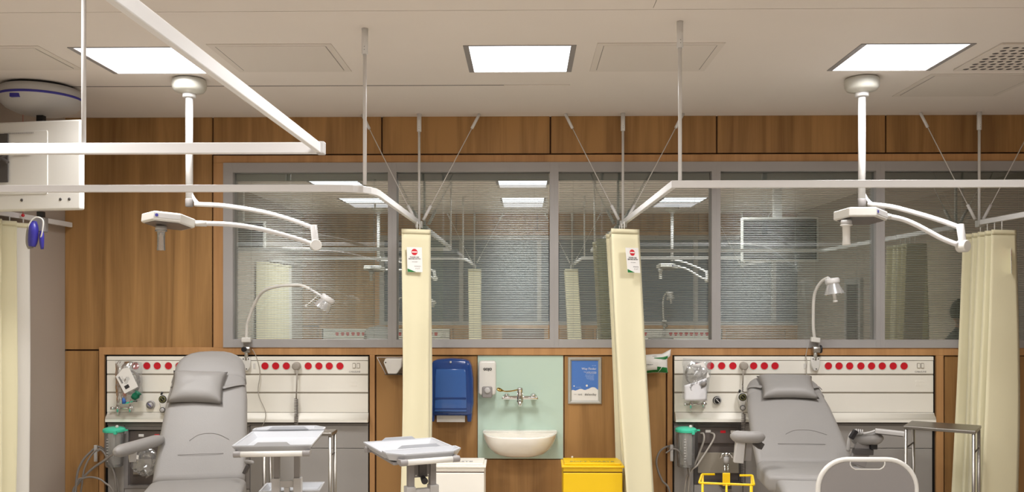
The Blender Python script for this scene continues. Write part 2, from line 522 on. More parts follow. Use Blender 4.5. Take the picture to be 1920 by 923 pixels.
for i, (x, y) in enumerate(lights):
    c = i % 3; r = i // 3
    if r == 0:
        lab = ('square lit ceiling panel at the left, partly behind the sloping white curtain track',
               'square lit ceiling panel at the middle of the ceiling, between the two pale hatches',
               'square lit ceiling panel at the right, above the right pole lamp')[c]
        gname = 'lit ceiling panels over the bays'
    elif r < 3:
        rows = ('first', 'second')[r - 1]
        lab = 'lit ceiling panel mirrored in the window glass, %s row, %s column' % (rows, names3[c]); gname = 'lit ceiling panels behind the viewpoint'
    else:
        lab = 'lit ceiling panel of the room behind the blinds, %s row, %s column' % (('nearest', 'middle', 'farthest')[r - 3], names3[c]); gname = 'lit ceiling panels of the far room'
    ceiling_light(x, y, lab, gname)

# ------------------------------------------------------------------ ceiling hatches and vent
def hatch(p, label):
    bm = BM(); c = [onz(*q, CEIL) for q in p]
    x0 = (c[0].x + c[3].x) / 2; x1 = (c[1].x + c[2].x) / 2; y0 = (c[0].y + c[1].y) / 2; y1 = (c[2].y + c[3].y) / 2
    cx, cy = (x0 + x1) / 2, (y0 + y1) / 2
    t = thing('ceiling_hatch', label, 'ceiling hatch', (cx, cy, CEIL), 'pale access hatches in the ceiling')
    bm = BM(); box(bm, (x0, y0, CEIL - 0.004), (x1, y1, CEIL)); finish('rim', bm, 'hatch_paint', t, bevel=0.001)
    bm = BM(); box(bm, (x0 + 0.04, y0 + 0.03, CEIL - 0.006), (x1 - 0.04, y1 - 0.03, CEIL - 0.004)); finish('flap', bm, 'hatch_paint', t, bevel=0.001)
    for xx in (x0 + 0.037, x1 - 0.037):
        bm = BM(); box(bm, (xx - 0.0012, y0 + 0.04, CEIL - 0.0046), (xx + 0.0012, y1 - 0.04, CEIL - 0.0040)); finish('hinge_gap', bm, 'dark_grey', t)
hatch([(382, 82), (624, 82), (657, 134), (452, 134)], 'pale square ceiling hatch to the right of the left light panel')
hatch([(1119, 80), (1358, 80), (1322, 133), (1107, 133)], 'pale square ceiling hatch to the right of the middle light panel')
hatch([(-150, 86), (80, 86), (150, 131), (-60, 131)], 'pale ceiling hatch at the left edge, above the white dome')
hatch([(1748, 138), (1960, 138), (1868, 180), (1672, 180)], 'pale ceiling hatch at the right, below the perforated vent')
# perforated vent
c0 = onz(1781, 130, CEIL); c1 = onz(1866, 80, CEIL)
vx0 = c0.x + 0.02; vy1 = c0.y; vy0 = c1.y; vx1 = vx0 + 0.6
t = thing('ceiling_vent', 'square perforated air vent in the ceiling at the right edge', 'air vent', ((vx0 + vx1) / 2, (vy0 + vy1) / 2, CEIL))
bm = BM(); box(bm, (vx0, vy0, CEIL - 0.012), (vx1, vy1, CEIL)); finish('plate', bm, 'hatch_paint', t, bevel=0.003)
bm = BM(); rng = random.Random(3)
for i in range(11):
    for j in range(9):
        x = vx0 + 0.05 + i * 0.05 + (0.012 if j % 2 else 0); y = vy0 + 0.05 + j * (vy1 - vy0 - 0.1) / 8
        M = Matrix.Translation((x, y, CEIL - 0.016))
        lathe(bm, [(0.0001, 0.0), (0.011, 0.0), (0.016, 0.002), (0.0185, 0.006)], 10, M, cap=False)
finish('nozzle', bm, 'dark_grey', t)['kind'] = 'stuff'
bm = BM()
for i in range(11):
    for j in range(9):
        x = vx0 + 0.05 + i * 0.05 + (0.012 if j % 2 else 0); y = vy0 + 0.05 + j * (vy1 - vy0 - 0.1) / 8
        lathe(bm, [(0.019, 0.0), (0.0215, -0.003), (0.024, 0.0)], 12, Matrix.Translation((x, y, CEIL - 0.0125)), cap=False)
finish('nozzle_rim', bm, 'hatch_paint', t)['kind'] = 'stuff'

# ------------------------------------------------------------------ wood wall
zF = Z(289.5, 900)      # frieze lower edge
zTt, zTb = Z(291, 900), Z(305, 900)
zWt, zGt, zGb, zWb = Z(305, 900), Z(323, 900), Z(637, 985), Z(652, 985)
zRb = Z(666, 985)
xW0 = X(420)
XE = XR
bm = BM()
# backing with an opening for the glazing
for (xa, za, xb, zb) in ((XL, 0, xW0, CEIL), (xW0, zWt, XE, CEIL), (xW0, 0, XE, zWb)):
    box(bm, (xa, 0.02, za), (xb, WT, zb), mi=1)
gp = 0.006
def pan(x0, z0, x1, z1, yf=0.0): box(bm, (x0 + gp, yf, z0 + gp), (x1 - gp, 0.022, z1 - gp), mi=0)
seams = [XL, X(399, 250), X(716, 250), X(1032, 250), X(1344, 250), X(1661, 250), X(1975, 250), X(2290, 250)]
zs = Z(657, 300)
pan(XL - gp, zs, seams[1], CEIL + gp)
for a_, b_ in zip(seams[1:], seams[2:]): pan(a_, zF, min(b_, XE), CEIL + gp)
zlow = 0.08
uL0, uL1, uR0, uR1 = X(198), X(692), X(1262), X(1752)
pan(XL - gp, zlow, X(186), zs)
pan(X(704), zlow, X(896), zRb); pan(X(1057), zlow, X(1250), zRb)
pan(X(895), zlow, X(1057), Z(861, 975))
pan(X(1770), zlow, X(2000), zRb); pan(X(2000), zlow, XE, zRb)
wall = structure('wall_front', bm, ['oak_panel', 'gap_dark'], bevel=0.002)
# black shadow gaps round the two bedhead units
for k, (ga, gb) in enumerate(((196.5, 693.5), (1260.5, 1754))):
    bm = BM(); box(bm, (X(ga), 0.012, 0.09), (X(gb), 0.021, zRb - 0.0005)); structure('trim_%d' % (12 + k), bm, 'black_gap')
# trims: lighter edge pieces
def trim(n, x0, z0, x1, z1, yf=-0.012):
    bm = BM(); box(bm, (x0, yf, z0), (x1, 0.021, z1)); return structure('trim_%d' % n, bm, 'oak_trim', bevel=0.002)
trims = [trim(2, X(401), zTb, XE, zTt), trim(3, X(401), zWb, xW0, zTb - 0.0), trim(4, X(187), zRb, XE, zWb),
         trim(5, X(187), 0.08, X(196.5), zRb), trim(6, X(693.5), 0.08, X(703), zRb), trim(7, X(1251), 0.08, X(1260.5), zRb), trim(8, X(1754), 0.08, X(1768), zRb)]
bm = BM(); box(bm, (XL, -0.004, 0), (XE, 0.02, 0.08)); structure('baseboard_front', bm, 'mid_grey')

# ------------------------------------------------------------------ internal window band
mull = [xW0, X(736, 480), X(1039, 480), X(1342, 480), X(1649, 480), X(1955, 480), XE]
PITCH = 0.01325
wins = []
for i in range(6):
    x0, x1 = mull[i], mull[i + 1]
    wn = structure('window_%d' % (i + 1), loc=((x0 + x1) / 2, 0, zWb)); wins.append(wn)
    hw = 0.032
    xa = x0 + (X(438) - X(420) if i == 0 else hw); xb = x1 - (hw if i < 5 else 0.05)
    bm = BM()
    box(bm, (x0, -0.02, zWb), (xa, 0.105, zWt)); box(bm, (xb, -0.02, zWb), (x1, 0.105, zWt))
    box(bm, (xa, -0.02, zGt), (xb, 0.105, zWt)); box(bm, (xa, -0.02, zWb), (xb, 0.105, zGb))
    finish('frame', bm, 'frame_grey', wn, bevel=0.0008)
    bm = BM(); box(bm, (xa - 0.004, 0.022, zGb - 0.004), (xb + 0.004, 0.026, zGt + 0.004)); 
    bm.faces.ensure_lookup_table()
    # single sheet in the middle of the bead
    bm.free(); bm = BM(); vs = [bm.verts.new(v) for v in ((xa - 0.003, 0.024, zGb - 0.003), (xb + 0.003, 0.024, zGb - 0.003), (xb + 0.003, 0.024, zGt + 0.003), (xa - 0.003, 0.024, zGt + 0.003))]
    bm.faces.new(vs); finish('glass_pane', bm, 'window_glass', wn)
    bm = BM(); box(bm, (xa + 0.004, 0.05, zGt - 0.055), (xb - 0.004, 0.078, zGt - 0.002)); finish('head_rail', bm, 'headrail_grey', wn, bevel=0.002)
    bm = BM(); z = zGb + 0.012
    while z < zGt - 0.06:
        M = Matrix.Translation(((xa + xb) / 2, 0.064, z)) @ Matrix.Rotation(math.radians(23), 4, 'X')
        cbox(bm, (0, 0, 0), (xb - xa - 0.016, 0.0150, 0.0005), M)
        z += PITCH
    finish('blind', bm, 'slat', wn)
    bm = BM()
    for fx in (0.1, 0.5, 0.9):
        xx = xa + (xb - xa) * fx
        cbox(bm, (xx, 0.055, (zGb + zGt) / 2), (0.0015, 0.0015, zGt - zGb - 0.02))
    finish('ladder_cord', bm, 'cord', wn)
# ------------------------------------------------------------------ curtain tracks
RZ = CZ + 0.588          # track centre height
def corner(p0, pc, p1, r, n=6):
    p0, pc, p1 = Vector(p0), Vector(pc), Vector(p1); a = (p0 - pc).normalized(); b = (p1 - pc).normalized(); out = []
    for i in range(n + 1):
        t = i / n; A = pc + a * r; B = pc + b * r
        out.append(A * (1 - t) ** 2 + pc * 2 * t * (1 - t) + B * t * t)
    return out
def rod(t, name, x, y, z0, z1, r=0.009):
    bm = BM(); tube(bm, [(x, y, z0), (x, y, z1)], r, 10); o = finish(name, bm, 'white_metal', t)
    bm = BM(); tube(bm, [(x, y, CEIL - 0.13), (x, y, CEIL - 0.001)], r * 1.7, 10); finish('sleeve', bm, 'white_metal', t, parent=o)
    for k in (0.02, 0.035):
        bm = BM(); tube(bm, [(x, y - r * 1.7 - 0.001, CEIL - 0.13 + k), (x, y - r * 1.5, CEIL - 0.13 + k)], 0.0018, 6); finish('screw', bm, 'dark_grey', t, parent=o)
def brace(t, hub, top):
    hub, top = Vector(hub), Vector(top); d = (top - hub).normalized()
    bm = BM(); tube(bm, [hub + d * 0.03, top - d * 0.03], 0.0034, 6); o = finish('brace_wire', bm, 'white_metal', t)
    for a_, b_ in ((hub + d * 0.01, hub + d * 0.13), (top - d * 0.12, top)):
        bm = BM(); tube(bm, [a_, b_], 0.011, 8); finish('wire_sleeve', bm, 'white_metal', t, parent=o)
def hub(t, x, y, zc=None):
    z = RZ
    rod(t, 'drop_rod', x, y, z - 0.005, CEIL - 0.001, 0.0095)
    brace(t, (x - 0.025, y, z + 0.015), (x - 0.42, y + 0.01, CEIL - 0.002)); brace(t, (x + 0.025, y, z + 0.015), (x + 0.44, y + 0.01, CEIL - 0.002))
    bm = BM(); cbox(bm, (x, y - 0.01, z - 0.01), (0.05, 0.05, 0.05)); finish('hub_block', bm, 'alu', t, bevel=0.004)
YH = -0.10; YR = -2.06; YR2 = -2.18
H1, H2, H3 = [at(q_, 300, YH).x for q_ in (786, 1168, 1836)]
XL0 = XL + 0.05
bay_x = (H1, H2 + 0.03)
t = thing('curtain_rail', 'white curtain track round the left bay, bending to the hub at the middle left curtain', 'curtain rail', (H1 - 0.9, YR, RZ))
bm = BM(); ribbon(bm, [(XL0, -0.012, RZ)] + corner((XL0, 0, RZ), (XL0, YR, RZ), (0, YR, RZ), 0.18) + corner((XL, YR, RZ), (H1 - 0.01, YR, RZ), (H1, 0, RZ), 0.22) + [(H1, YH, RZ)], 0.024, 0.036)
finish('track', bm, 'white_metal', t, bevel=0.003)
hub(t, H1, YH)
p = onz(682, 50, CEIL); rod(t, 'drop_rod', p.x, p.y + 0.03, RZ + 0.015, CEIL - 0.001, 0.0095)
rail_left = t
t = thing('curtain_rail', 'white curtain track round the right bay, its sharp corner left of the pole lamp', 'curtain rail', (H3 - 1.3, YR, RZ))
bm = BM(); ribbon(bm, [(H2, YH, RZ), (at(1263, 345, YR2).x, YR2, RZ)] + corner((0, YR2, RZ), (H3, YR2, RZ), (H3, 0, RZ), 0.1) + [(H3, YH, RZ)], 0.024, 0.036)
finish('track', bm, 'white_metal', t, bevel=0.003)
hub(t, H2, YH); hub(t, H3, YH)
rod(t, 'drop_rod', at(1275, 200, YR2).x, YR2, RZ + 0.015, CEIL - 0.001, 0.0095)
rail_right = t
# near track, upper left
yN = at(600, 278, 0).y
rN = ray(600, 278); tN = (RZ - CZ) / rN.z; pN = Vector((0, -CD, CZ)) + rN * tN
t = thing('curtain_rail', 'near white curtain track crossing the upper left corner of the view', 'curtain rail', (pN.x - 0.6, pN.y, RZ))
bm = BM(); ribbon(bm, [(XL + 0.01, pN.y, RZ), (pN.x, pN.y, RZ)], 0.024, 0.042); finish('track', bm, 'white_metal', t, bevel=0.003)
bm = BM(); ribbon(bm, [(pN.x - 0.004, pN.y + 0.012, RZ), (pN.x - 0.004, YB + 0.01, RZ)], 0.019, 0.038); finish('track', bm, 'white_metal', t, bevel=0.003)
bm = BM(); cbox(bm, (pN.x + 0.004, pN.y - 0.0, RZ), (0.03, 0.034, 0.048)); finish('corner_cap', bm, 'light_grey', t, bevel=0.004)
rN2 = ray(157, 267); pr = Vector((0, -CD, CZ)) + rN2 * ((pN.y + CD) / rN2.y)
rod(t, 'drop_rod', pr.x, pN.y, RZ + 0.02, CEIL - 0.001, 0.009)

# ------------------------------------------------------------------ bed curtains
def curtain(label, x, y0, y1, amp, nf, top, name='bed_curtain', lean=0.0, spread=0.0, group=None, seed=1, bottom=0.28, mats=('curtain', 'curtain_white'), white_from=2.0, zig=True, first=-1, lean_pow=1.4):
    rg = random.Random(seed)
    t = thing(name, label, 'curtain', (x, (y0 + y1) / 2, bottom), group)
    N = nf * 2; amps = [amp * rg.uniform(0.82, 1.0) for _ in range(N + 1)]; amps[0] = amps[1] = amp
    ysp = [y0 + (y1 - y0) * i / N for i in range(N + 1)]
    key = [(first * (-1) ** i * amps[i], ysp[i] + (0.0 if i > 1 else 0.0)) for i in range(N + 1)]
    path = []
    n = 8
    for i in range(N):
        (xa_, ya_), (xb_, yb_) = key[i], key[i + 1]
        for k in range(n):
            s = k / n; e = 0.5 - 0.5 * math.cos(PI * s)
            e = 0.35 * e + 0.65 * s
            path.append((xa_ + (xb_ - xa_) * e, ya_ + (yb_ - ya_) * (0.25 * e + 0.75 * (s ** 2 * (3 - 2 * s)))))
    path.append(key[-1])
    M_ = len(path) - 1; ph = [rg.uniform(0, 6.28) for _ in range(4)]
    def fn(u, v):
        i = min(M_, int(round(u * M_))); px_, py_ = path[i]
        d = 1 - v                                    # 0 top .. 1 bottom
        z = bottom + (top - bottom) * v
        a_ = 1 + spread * d + 0.05 * math.sin(d * 5 + ph[0] + u * 3)
        xo = lean * d ** lean_pow + 0.010 * math.sin(u * 9 + d * 4 + ph[1]) * d
        wob = 0.007 * math.sin(u * 34 + ph[2] + d * 2.2) * (0.3 + d)
        return Vector((x + px_ * a_ + xo, py_ + wob - 0.05 * d * (1 - u), z))
    bm = BM(); sheet(bm, fn, M_, 26)
    bm.faces.ensure_lookup_table()
    for i_, f_ in enumerate(bm.faces):
        if (i_ // 26) / M_ > white_from: f_.material_index = 1
    finish('fabric', bm, list(mats), t, solid=0.003)
    # hem band at the top
    bm = BM(); 
    def fh(u, v):
        q = fn(u, 1 - 0.018 * (1 - v) ); q.y -= 0.004; q.z = top - 0.03 + 0.031 * v; return q
    sheet(bm, fh, M_, 1); finish('header_tape', bm, 'curtain_white' if mats[0] != 'curtain' else 'curtain', t, solid=0.004)
    for i in range(1, nf * 2, 2):
        bm = BM(); yy = ysp[i]
        tube(bm, [(x, yy, top - 0.015), (x, yy, RZ - 0.02)], 0.004, 6); finish('glider_hook', bm, 'white_plastic', t)
    return t, fn
zc_top = at(785, 430, -0.5).z
cy0 = -0.52
c1x = at(779.5, 430, cy0).x
cur1, f1 = curtain('cream curtain bunched at the hub left of the blue towel dispenser', c1x, cy0, -0.21, 0.094, 2, zc_top, seed=4, lean=0.0)
c2x = at(1173, 430, cy0).x
cur2, f2 = curtain('cream curtain bunched between the framed blue poster and the green wipes pack', c2x, cy0, -0.06, 0.096, 3, zc_top + 0.0, seed=9, lean=0.10, spread=0.05, lean_pow=1.0)
ztop3 = zc_top
cur3, f3 = curtain('wide cream curtain hanging in folds at the right edge', H3 - 0.005, -0.46, -0.08, 0.10, 4, ztop3 - 0.005, seed=5, lean=-0.05, spread=0.45)
cur0, f0 = curtain('cream and white curtain hanging along the left side wall', XL0 + 0.025, -2.0, -0.6, 0.05, 9, RZ - 0.05, seed=6, white_from=0.9)
# second layer of curtain 3 : the outer white-lined leading edge
bm = BM()
# ------------------------------------------------------------------ notices pinned to curtains
def notice(label, P, wv, hv, w=0.105, h=0.17):
    """P: top-left point; wv, hv: unit vectors across and down"""
    P, wv, hv = Vector(P), Vector(wv).normalized(), Vector(hv).normalized(); nv = hv.cross(wv).normalized()
    if nv.y > 0: nv = -nv
    M = Matrix(((wv.x, -hv.x, nv.x, P.x), (wv.y, -hv.y, nv.y, P.y), (wv.z, -hv.z, nv.z, P.z), (0, 0, 0, 1)))
    t = thing('curtain_sign', label, 'sign', P + hv * h)
    bm = BM(); prism(bm, [(0, -h), (w, -h), (w, 0), (0, 0)], 0.0015, M); finish('card', bm, 'paper', t)
    bm = BM(); prism(bm, [(w * .5 + 0.0215 * math.cos(a * PI / 16), -0.033 + 0.0215 * math.sin(a * PI / 16)) for a in range(32)], 0.0022, M); finish('red_disc', bm, 'sign_red', t)
    bm = BM(); prism(bm, [(w * .5 - 0.018, -0.037), (w * .5 + 0.018, -0.037), (w * .5 + 0.018, -0.029), (w * .5 - 0.018, -0.029)], 0.003, M); finish('white_bar', bm, 'paper', t)
    bm = BM(); prism(bm, [(0.001, -h + 0.001), (w * .56, -h + 0.001), (0.001, -h + 0.024)], 0.0022, M); finish('green_corner', bm, 'sign_green', t)
    for s, yy, sz, mt, xx in (('PLEASE ASK', -0.068, 0.0125, 'ink', .5), ('BEFORE ENTRY', -0.080, 0.0125, 'ink', .5), ('care in progress', -0.099, 0.006, 'ink_soft', .5), ('INFORMATION', -0.130, 0.0065, 'ink_soft', .68), ('P  S T', -0.146, 0.012, 'ink_soft', .68)):
        text(t, 'lettering', s, None, sz, mt, M=M @ Matrix.Translation((w * xx, yy, 0.0024)))
    return t
p0 = at(762.5, 463.5, cy0 - 0.016); notice('white notice with red no-entry disc on the middle left curtain', p0, (1, 0.34, 0), (0.03, 0, -1))
p0 = at(1172.5, 464.5, cy0 - 0.026); notice('white notice with red no-entry disc on the curtain right of the poster', p0, (1, 0.55, 0), (0.09, 0, -1))
p0 = at(1895, 465, -0.52); notice('white notice with red no-entry disc, seen edgeways on the right edge curtain', p0, (0.52, 0.9, 0), (0.02, 0, -1))

# ------------------------------------------------------------------ ceiling examination lamps
def pole_lamp(label, px, yl_, arm1, arm2, knuckle, head, handle_px, head_yaw, label_side):
    ctr = at(px, 300, yl_); x, y = ctr.x, yl_
    t = thing('ceiling_lamp', label, 'examination lamp', (x, y, CEIL))
    M = Matrix.Translation((x, y, CEIL)) @ Matrix.Rotation(PI, 4, 'X')
    bm = BM(); lathe(bm, [(0.085, 0.0), (0.1, 0.008), (0.104, 0.03), (0.1, 0.06), (0.088, 0.078), (0.045, 0.09), (0.04, 0.092)], 32, M); finish('canopy', bm, 'canopy_cream', t)
    bm = BM(); lathe(bm, [(0.036, 0.088), (0.04, 0.092), (0.04, 0.112), (0.036, 0.115)], 28, M); finish('collar', bm, 'white_metal', t)
    zb = at(px, 388, yl_).z
    bm = BM(); tube(bm, [(x, y, CEIL - 0.11), (x, y, zb + 0.045)], 0.022, 20); finish('pole', bm, 'white_metal', t)
    bm = BM(); lathe(bm, [(0.0225, 0.05), (0.024, 0.046), (0.024, 0.004), (0.02, 0.0)], 20, Matrix.Translation((x, y, zb))); finish('swivel', bm, 'mid_grey', t)
    bm = BM(); P = [at(a, b, c) for a, b, c in arm1]; tube(bm, catmull(P, 6), 0.0145, 14); 
    q = P[0]; tube(bm, catmull([Vector((x + 0.01, y, zb + 0.085)), Vector((x + 0.035, y, zb + 0.04)), q + Vector((0.02, 0, 0.0))], 5), [0.01] * 5 + [0.012] * 6, 10)
    a1 = finish('upper_arm', bm, 'white_metal', t)
    bm = BM(); e = P[-1]; k = at(*knuckle); tube(bm, [e + Vector((0, 0, 0.018)), Vector((k.x, k.y, k.z))], 0.021, 16); finish('elbow_post', bm, 'white_metal', t, parent=a1, bevel=0.003)
    d = (at(*arm2[-1]) - k); d.z = 0
    Mk = Matrix.Translation(k) @ Vector((0.35 if label_side < 0 else 0.55, -1, 0)).to_track_quat('Z', 'Y').to_matrix().to_4x4()
    bm = BM(); lathe(bm, [(0.03, -0.03), (0.034, -0.026), (0.034, 0.022), (0.03, 0.027)], 28, Mk); finish('knuckle', bm, 'white_plastic', t)
    bm = BM(); P2 = [at(a, b, c) for a, b, c in arm2]; tube(bm, catmull(P2, 6), 0.0145, 14); a2 = finish('lower_arm', bm, 'white_metal', t)
    # end sleeve
    dd = (P2[-1] - P2[-2]).normalized()
    bm = BM(); tube(bm, [P2[-1] - dd * 0.06, P2[-1]], 0.0175, 14); finish('arm_sleeve', bm, 'white_plastic', t, parent=a2)
    # hexagonal head
    c = at(*head); R = 0.148
    Mh = Matrix.Translation(c) @ Matrix.Rotation(math.radians(-7), 4, 'X') @ Matrix.Rotation(math.radians(head_yaw), 4, 'Z') @ Matrix.Rotation(math.radians(3), 4, 'Y')
    hexp = [(R * math.cos(a_ * PI / 3), R * 0.92 * math.sin(a_ * PI / 3)) for a_ in range(6)]
    hexs = [(p_[0] * 0.94, p_[1] * 0.94) for p_ in hexp]
    bm = BM()
    lo = [bm.verts.new(Mh @ Vector((p_[0] * 0.95, p_[1] * 0.95, -0.028))) for p_ in hexp]
    md = [bm.verts.new(Mh @ Vector((p_[0], p_[1], -0.022))) for p_ in hexp]
    up = [bm.verts.new(Mh @ Vector((p_[0], p_[1], 0.022))) for p_ in hexp]
    tp = [bm.verts.new(Mh @ Vector((p_[0] * 0.93, p_[1] * 0.93, 0.027))) for p_ in hexp]
    for a_, b_ in ((lo, md), (md, up), (up, tp)):
        for i in range(6): bm.faces.new((a_[i], a_[(i + 1) % 6], b_[(i + 1) % 6], b_[i]))
    bm.faces.new(lo[::-1]); bm.faces.new(tp)
    hd = finish('lamp_head', bm, 'white_plastic', t, bevel=0.003)
    bm = BM(); prism(bm, [(p_[0] * 0.86, p_[1] * 0.86) for p_ in hexp], 0.004, Mh @ Matrix.Translation((0, 0, -0.031))); finish('lens_plate', bm, 'lens_grey', t, parent=hd)
    # control strip on the facet that looks towards the ward
    fi = 4 if label_side < 0 else 5
    A_, B_ = Vector(hexp[fi] + (0,)), Vector(hexp[(fi + 1) % 6] + (0,)); mid = (A_ + B_) / 2; wv = (B_ - A_).normalized(); nv = Vector((mid.x, mid.y, 0)).normalized()
    nv = Vector((wv.y, -wv.x, 0)); 
    Ml = Mh @ Matrix(((wv.x, 0, nv.x, mid.x), (wv.y, 0, nv.y, mid.y), (0, 1, 0, 0.002), (0, 0, 0, 1)))
    bm = BM(); prism(bm, [(-0.07, -0.013), (0.07, -0.013), (0.07, 0.013), (-0.07, 0.013)], 0.0015, Ml); st = finish('control_strip', bm, 'light_grey', t, parent=hd)
    bm = BM(); prism(bm, [(-0.055 + 0.009 * math.cos(a_ * PI / 8), 0.009 * math.sin(a_ * PI / 8)) for a_ in range(16)], 0.003, Ml); finish('button', bm, 'indigo', t, parent=hd)
    hp = at(*handle_px)
    bm = BM(); Mz = Matrix.Translation((hp.x, hp.y, c.z - 0.034)) @ Matrix.Rotation(PI, 4, 'X')
    lathe(bm, [(0.03, -0.004), (0.032, 0.02), (0.026, 0.024)], 20, Mz); finish('handle_mount', bm, 'light_grey', t, parent=hd)
    bm = BM(); lathe(bm, [(0.034, 0.022), (0.034, 0.028), (0.022, 0.032), (0.021, 0.10), (0.0235, 0.138), (0.023, 0.14)], 20, Mz); finish('handle', bm, 'canister_clear' if label_side < 0 else 'white_plastic', t)
    return t
yA = onz(355, 141, CEIL).y + 0.09
lampL = pole_lamp('white pole lamp at the left with hexagonal head over the oak wall', 355, yA,
    [(366, 383, yA), (420, 386, yA - .02), (490, 397, yA - .06), (545, 412, yA - .09), (588, 428, yA - .12)],
    [(590, 460, yA - .13), (560, 449, yA - .15), (490, 430, yA - .2), (430, 421, yA - .24), (367, 419, yA - .28)],
    (592, 460, yA - .13), (316, 414, yA - .3), (302, 430, yA - .3), 18, -1)
yB_ = onz(1616, 139, CEIL).y + 0.09
lampR = pole_lamp('white pole lamp at the right with hexagonal head beside its pole', 1616, yB_,
    [(1628, 383, yB_), (1672, 388, yB_ - .1), (1725, 402, yB_ - .22), (1770, 416, yB_ - .32), (1800, 427, yB_ - .4)],
    [(1795, 459, yB_ - .42), (1765, 447, yB_ - .38), (1720, 423, yB_ - .33), (1690, 411, yB_ - .3), (1650, 403, yB_ - .28)],
    (1806, 462, yB_ - .42), (1613, 405, yB_ - .28), (1587, 420, yB_ - .33), -14, 1)

# ------------------------------------------------------------------ white ceiling dome and television
dc = onz(74, 162, CEIL); dx, dy = max(dc.x, XL + 0.26), dc.y + 0.02
t = thing('ceiling_dome', 'white ceiling mounted dome with a dark blue band, above the television', 'ceiling housing', (dx, dy, CEIL))
Md = Matrix.Translation((dx, dy, CEIL)) @ Matrix.Rotation(PI, 4, 'X')
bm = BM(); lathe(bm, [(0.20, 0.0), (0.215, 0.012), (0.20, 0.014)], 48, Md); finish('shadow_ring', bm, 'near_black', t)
bm = BM(); lathe(bm, [(0.205, 0.012), (0.232, 0.018), (0.243, 0.045), (0.248, 0.07)], 48, Md, cap=False); finish('upper_shell', bm, 'light_grey', t)
bm = BM(); lathe(bm, [(0.248, 0.07), (0.2505, 0.073), (0.2505, 0.083), (0.248, 0.086)], 48, Md, cap=False); finish('blue_band', bm, 'indigo', t)
bm = BM(); lathe(bm, [(0.248, 0.086), (0.238, 0.11), (0.205, 0.142), (0.15, 0.168), (0.08, 0.182), (0.0, 0.185)], 48, Md, cap=False); finish('lower_shell', bm, 'light_grey', t)
bm = BM(); box(bm, (dx - 0.062, dy - 0.244, CEIL - 0.118), (dx - 0.002, dy - 0.222, CEIL - 0.094)); finish('badge', bm, 'indigo', t, bevel=0.002)
tvy = -1.17
tz0, tz1 = at(100, 395, tvy).z, at(100, 227, tvy).z
bm = BM(); box(bm, (dx - 0.022, dy - 0.02, tz1 - 0.1), (dx + 0.022, dy + 0.02, CEIL - 0.175)); finish('drop_column', bm, 'near_black', t, bevel=0.003)
# tv
tr = at(154, 300, tvy - 0.04)
TM = Matrix.Translation((tr.x, tr.y, 0)) @ Matrix.Rotation(math.radians(-9), 4, 'Z')
t = thing('tv', 'white backed television seen from behind, hanging below the ceiling dome', 'television', (tr.x - 0.3, tvy, tz0))
bm = BM(); zc, hh = (tz0 + tz1) / 2, (tz1 - tz0) / 2; W2 = 0.62
Mt = TM @ Matrix.Translation((-W2 / 2, 0, zc)) @ Matrix.Rotation(PI / 2, 4, 'X')
cushion(bm, rrect(W2, hh * 2, 0.012, 3), 0.045, 0.012, Mt @ Matrix.Translation((0, 0, -0.03)), n=3); bk = finish('back_shell', bm, 'white_plastic', t)
bm = BM(); cushion(bm, rrect(W2 - 0.26, hh * 2 - 0.16, 0.01, 3, -0.09, 0.02), 0.008, 0.004, Mt @ Matrix.Translation((0, 0, 0.012)), n=2); finish('raised_panel', bm, 'white_plastic', t)
bm = BM(); box(bm, (-W2 / 2 + 0.01, -hh + 0.012, -0.036), (W2 / 2 - 0.01, hh - 0.012, -0.031), Mt); finish('screen', bm, 'screen_black', t)
bm = BM()
xx = -0.062
box(bm, (-0.262, -0.10, 0.026), (-0.172, 0.20, 0.034), Mt)
for s in (-1, 1):
    tube(bm, [Mt @ Vector((-0.32, 0.05 - 0.07 * s, 0.035)), Mt @ Vector((-0.17, 0.05 + 0.03 * s, 0.035))], 0.012, 8)
finish('bracket', bm, 'dark_grey', t, bevel=0.003)
bm = BM()
for i in range(24):
    a_ = -0.2 + i * 0.0085; cbox(bm, (a_, hh - 0.075, 0.0265), (0.004, 0.008, 0.002), Mt)
finish('vent_slots', bm, 'mid_grey', t)
bm = BM(); cbox(bm, (-0.075, 0.085, 0.0272), (0.115, 0.04, 0.001), Mt); lb = finish('label_plate', bm, 'light_grey', t)
for (a_, b_, w_, h_) in ((-0.10, 0.088, 0.045, 0.006), (-0.045, 0.09, 0.012, 0.010), (-0.09, 0.076, 0.03, 0.003)):
    bm = BM(); cbox(bm, (a_, b_, 0.028), (w_, h_, 0.0008), Mt); finish('print', bm, 'ink', t, parent=lb)
for a_ in (0.175, 0.235, -0.09):
    bm = BM(); lathe(bm, [(0.009, 0), (0.009, 0.002), (0.0001, 0.002)], 12, Mt @ Matrix.Translation((a_, -hh + 0.065, 0.0155)), cap=False); finish('screw_hole', bm, 'dark_grey', t)
# lower arm and handset
hx = at(71, 410, tvy).x
t = thing('support_arm', 'grey support arm end below the television', 'television arm', (hx, tvy + 0.03, tz0 - 0.15))
bm = BM(); box(bm, (hx - 0.02, tvy + 0.02, tz0 - 0.05), (hx + 0.02, tvy + 0.05, tz0 - 0.003)); finish('post', bm, 'near_black', t, bevel=0.003)
bm = BM(); box(bm, (hx - 0.036, tvy + 0.012, tz0 - 0.13), (hx + 0.034, tvy + 0.06, tz0 - 0.04)); finish('clamp_block', bm, 'mid_grey', t, bevel=0.006)
zz = at(70, 440, tvy).z
t = thing('handset', 'blue handset with white cable loop hanging from the television arm', 'handset', (hx, tvy, zz - 0.1))
bm = BM()
P = [Vector((hx - 0.035, tvy - 0.0, zz + 0.07)), Vector((hx - 0.04, tvy - .01, zz + 0.02)), Vector((hx - 0.05, tvy, zz - 0.05)), Vector((hx - 0.045, tvy, zz - 0.085))]
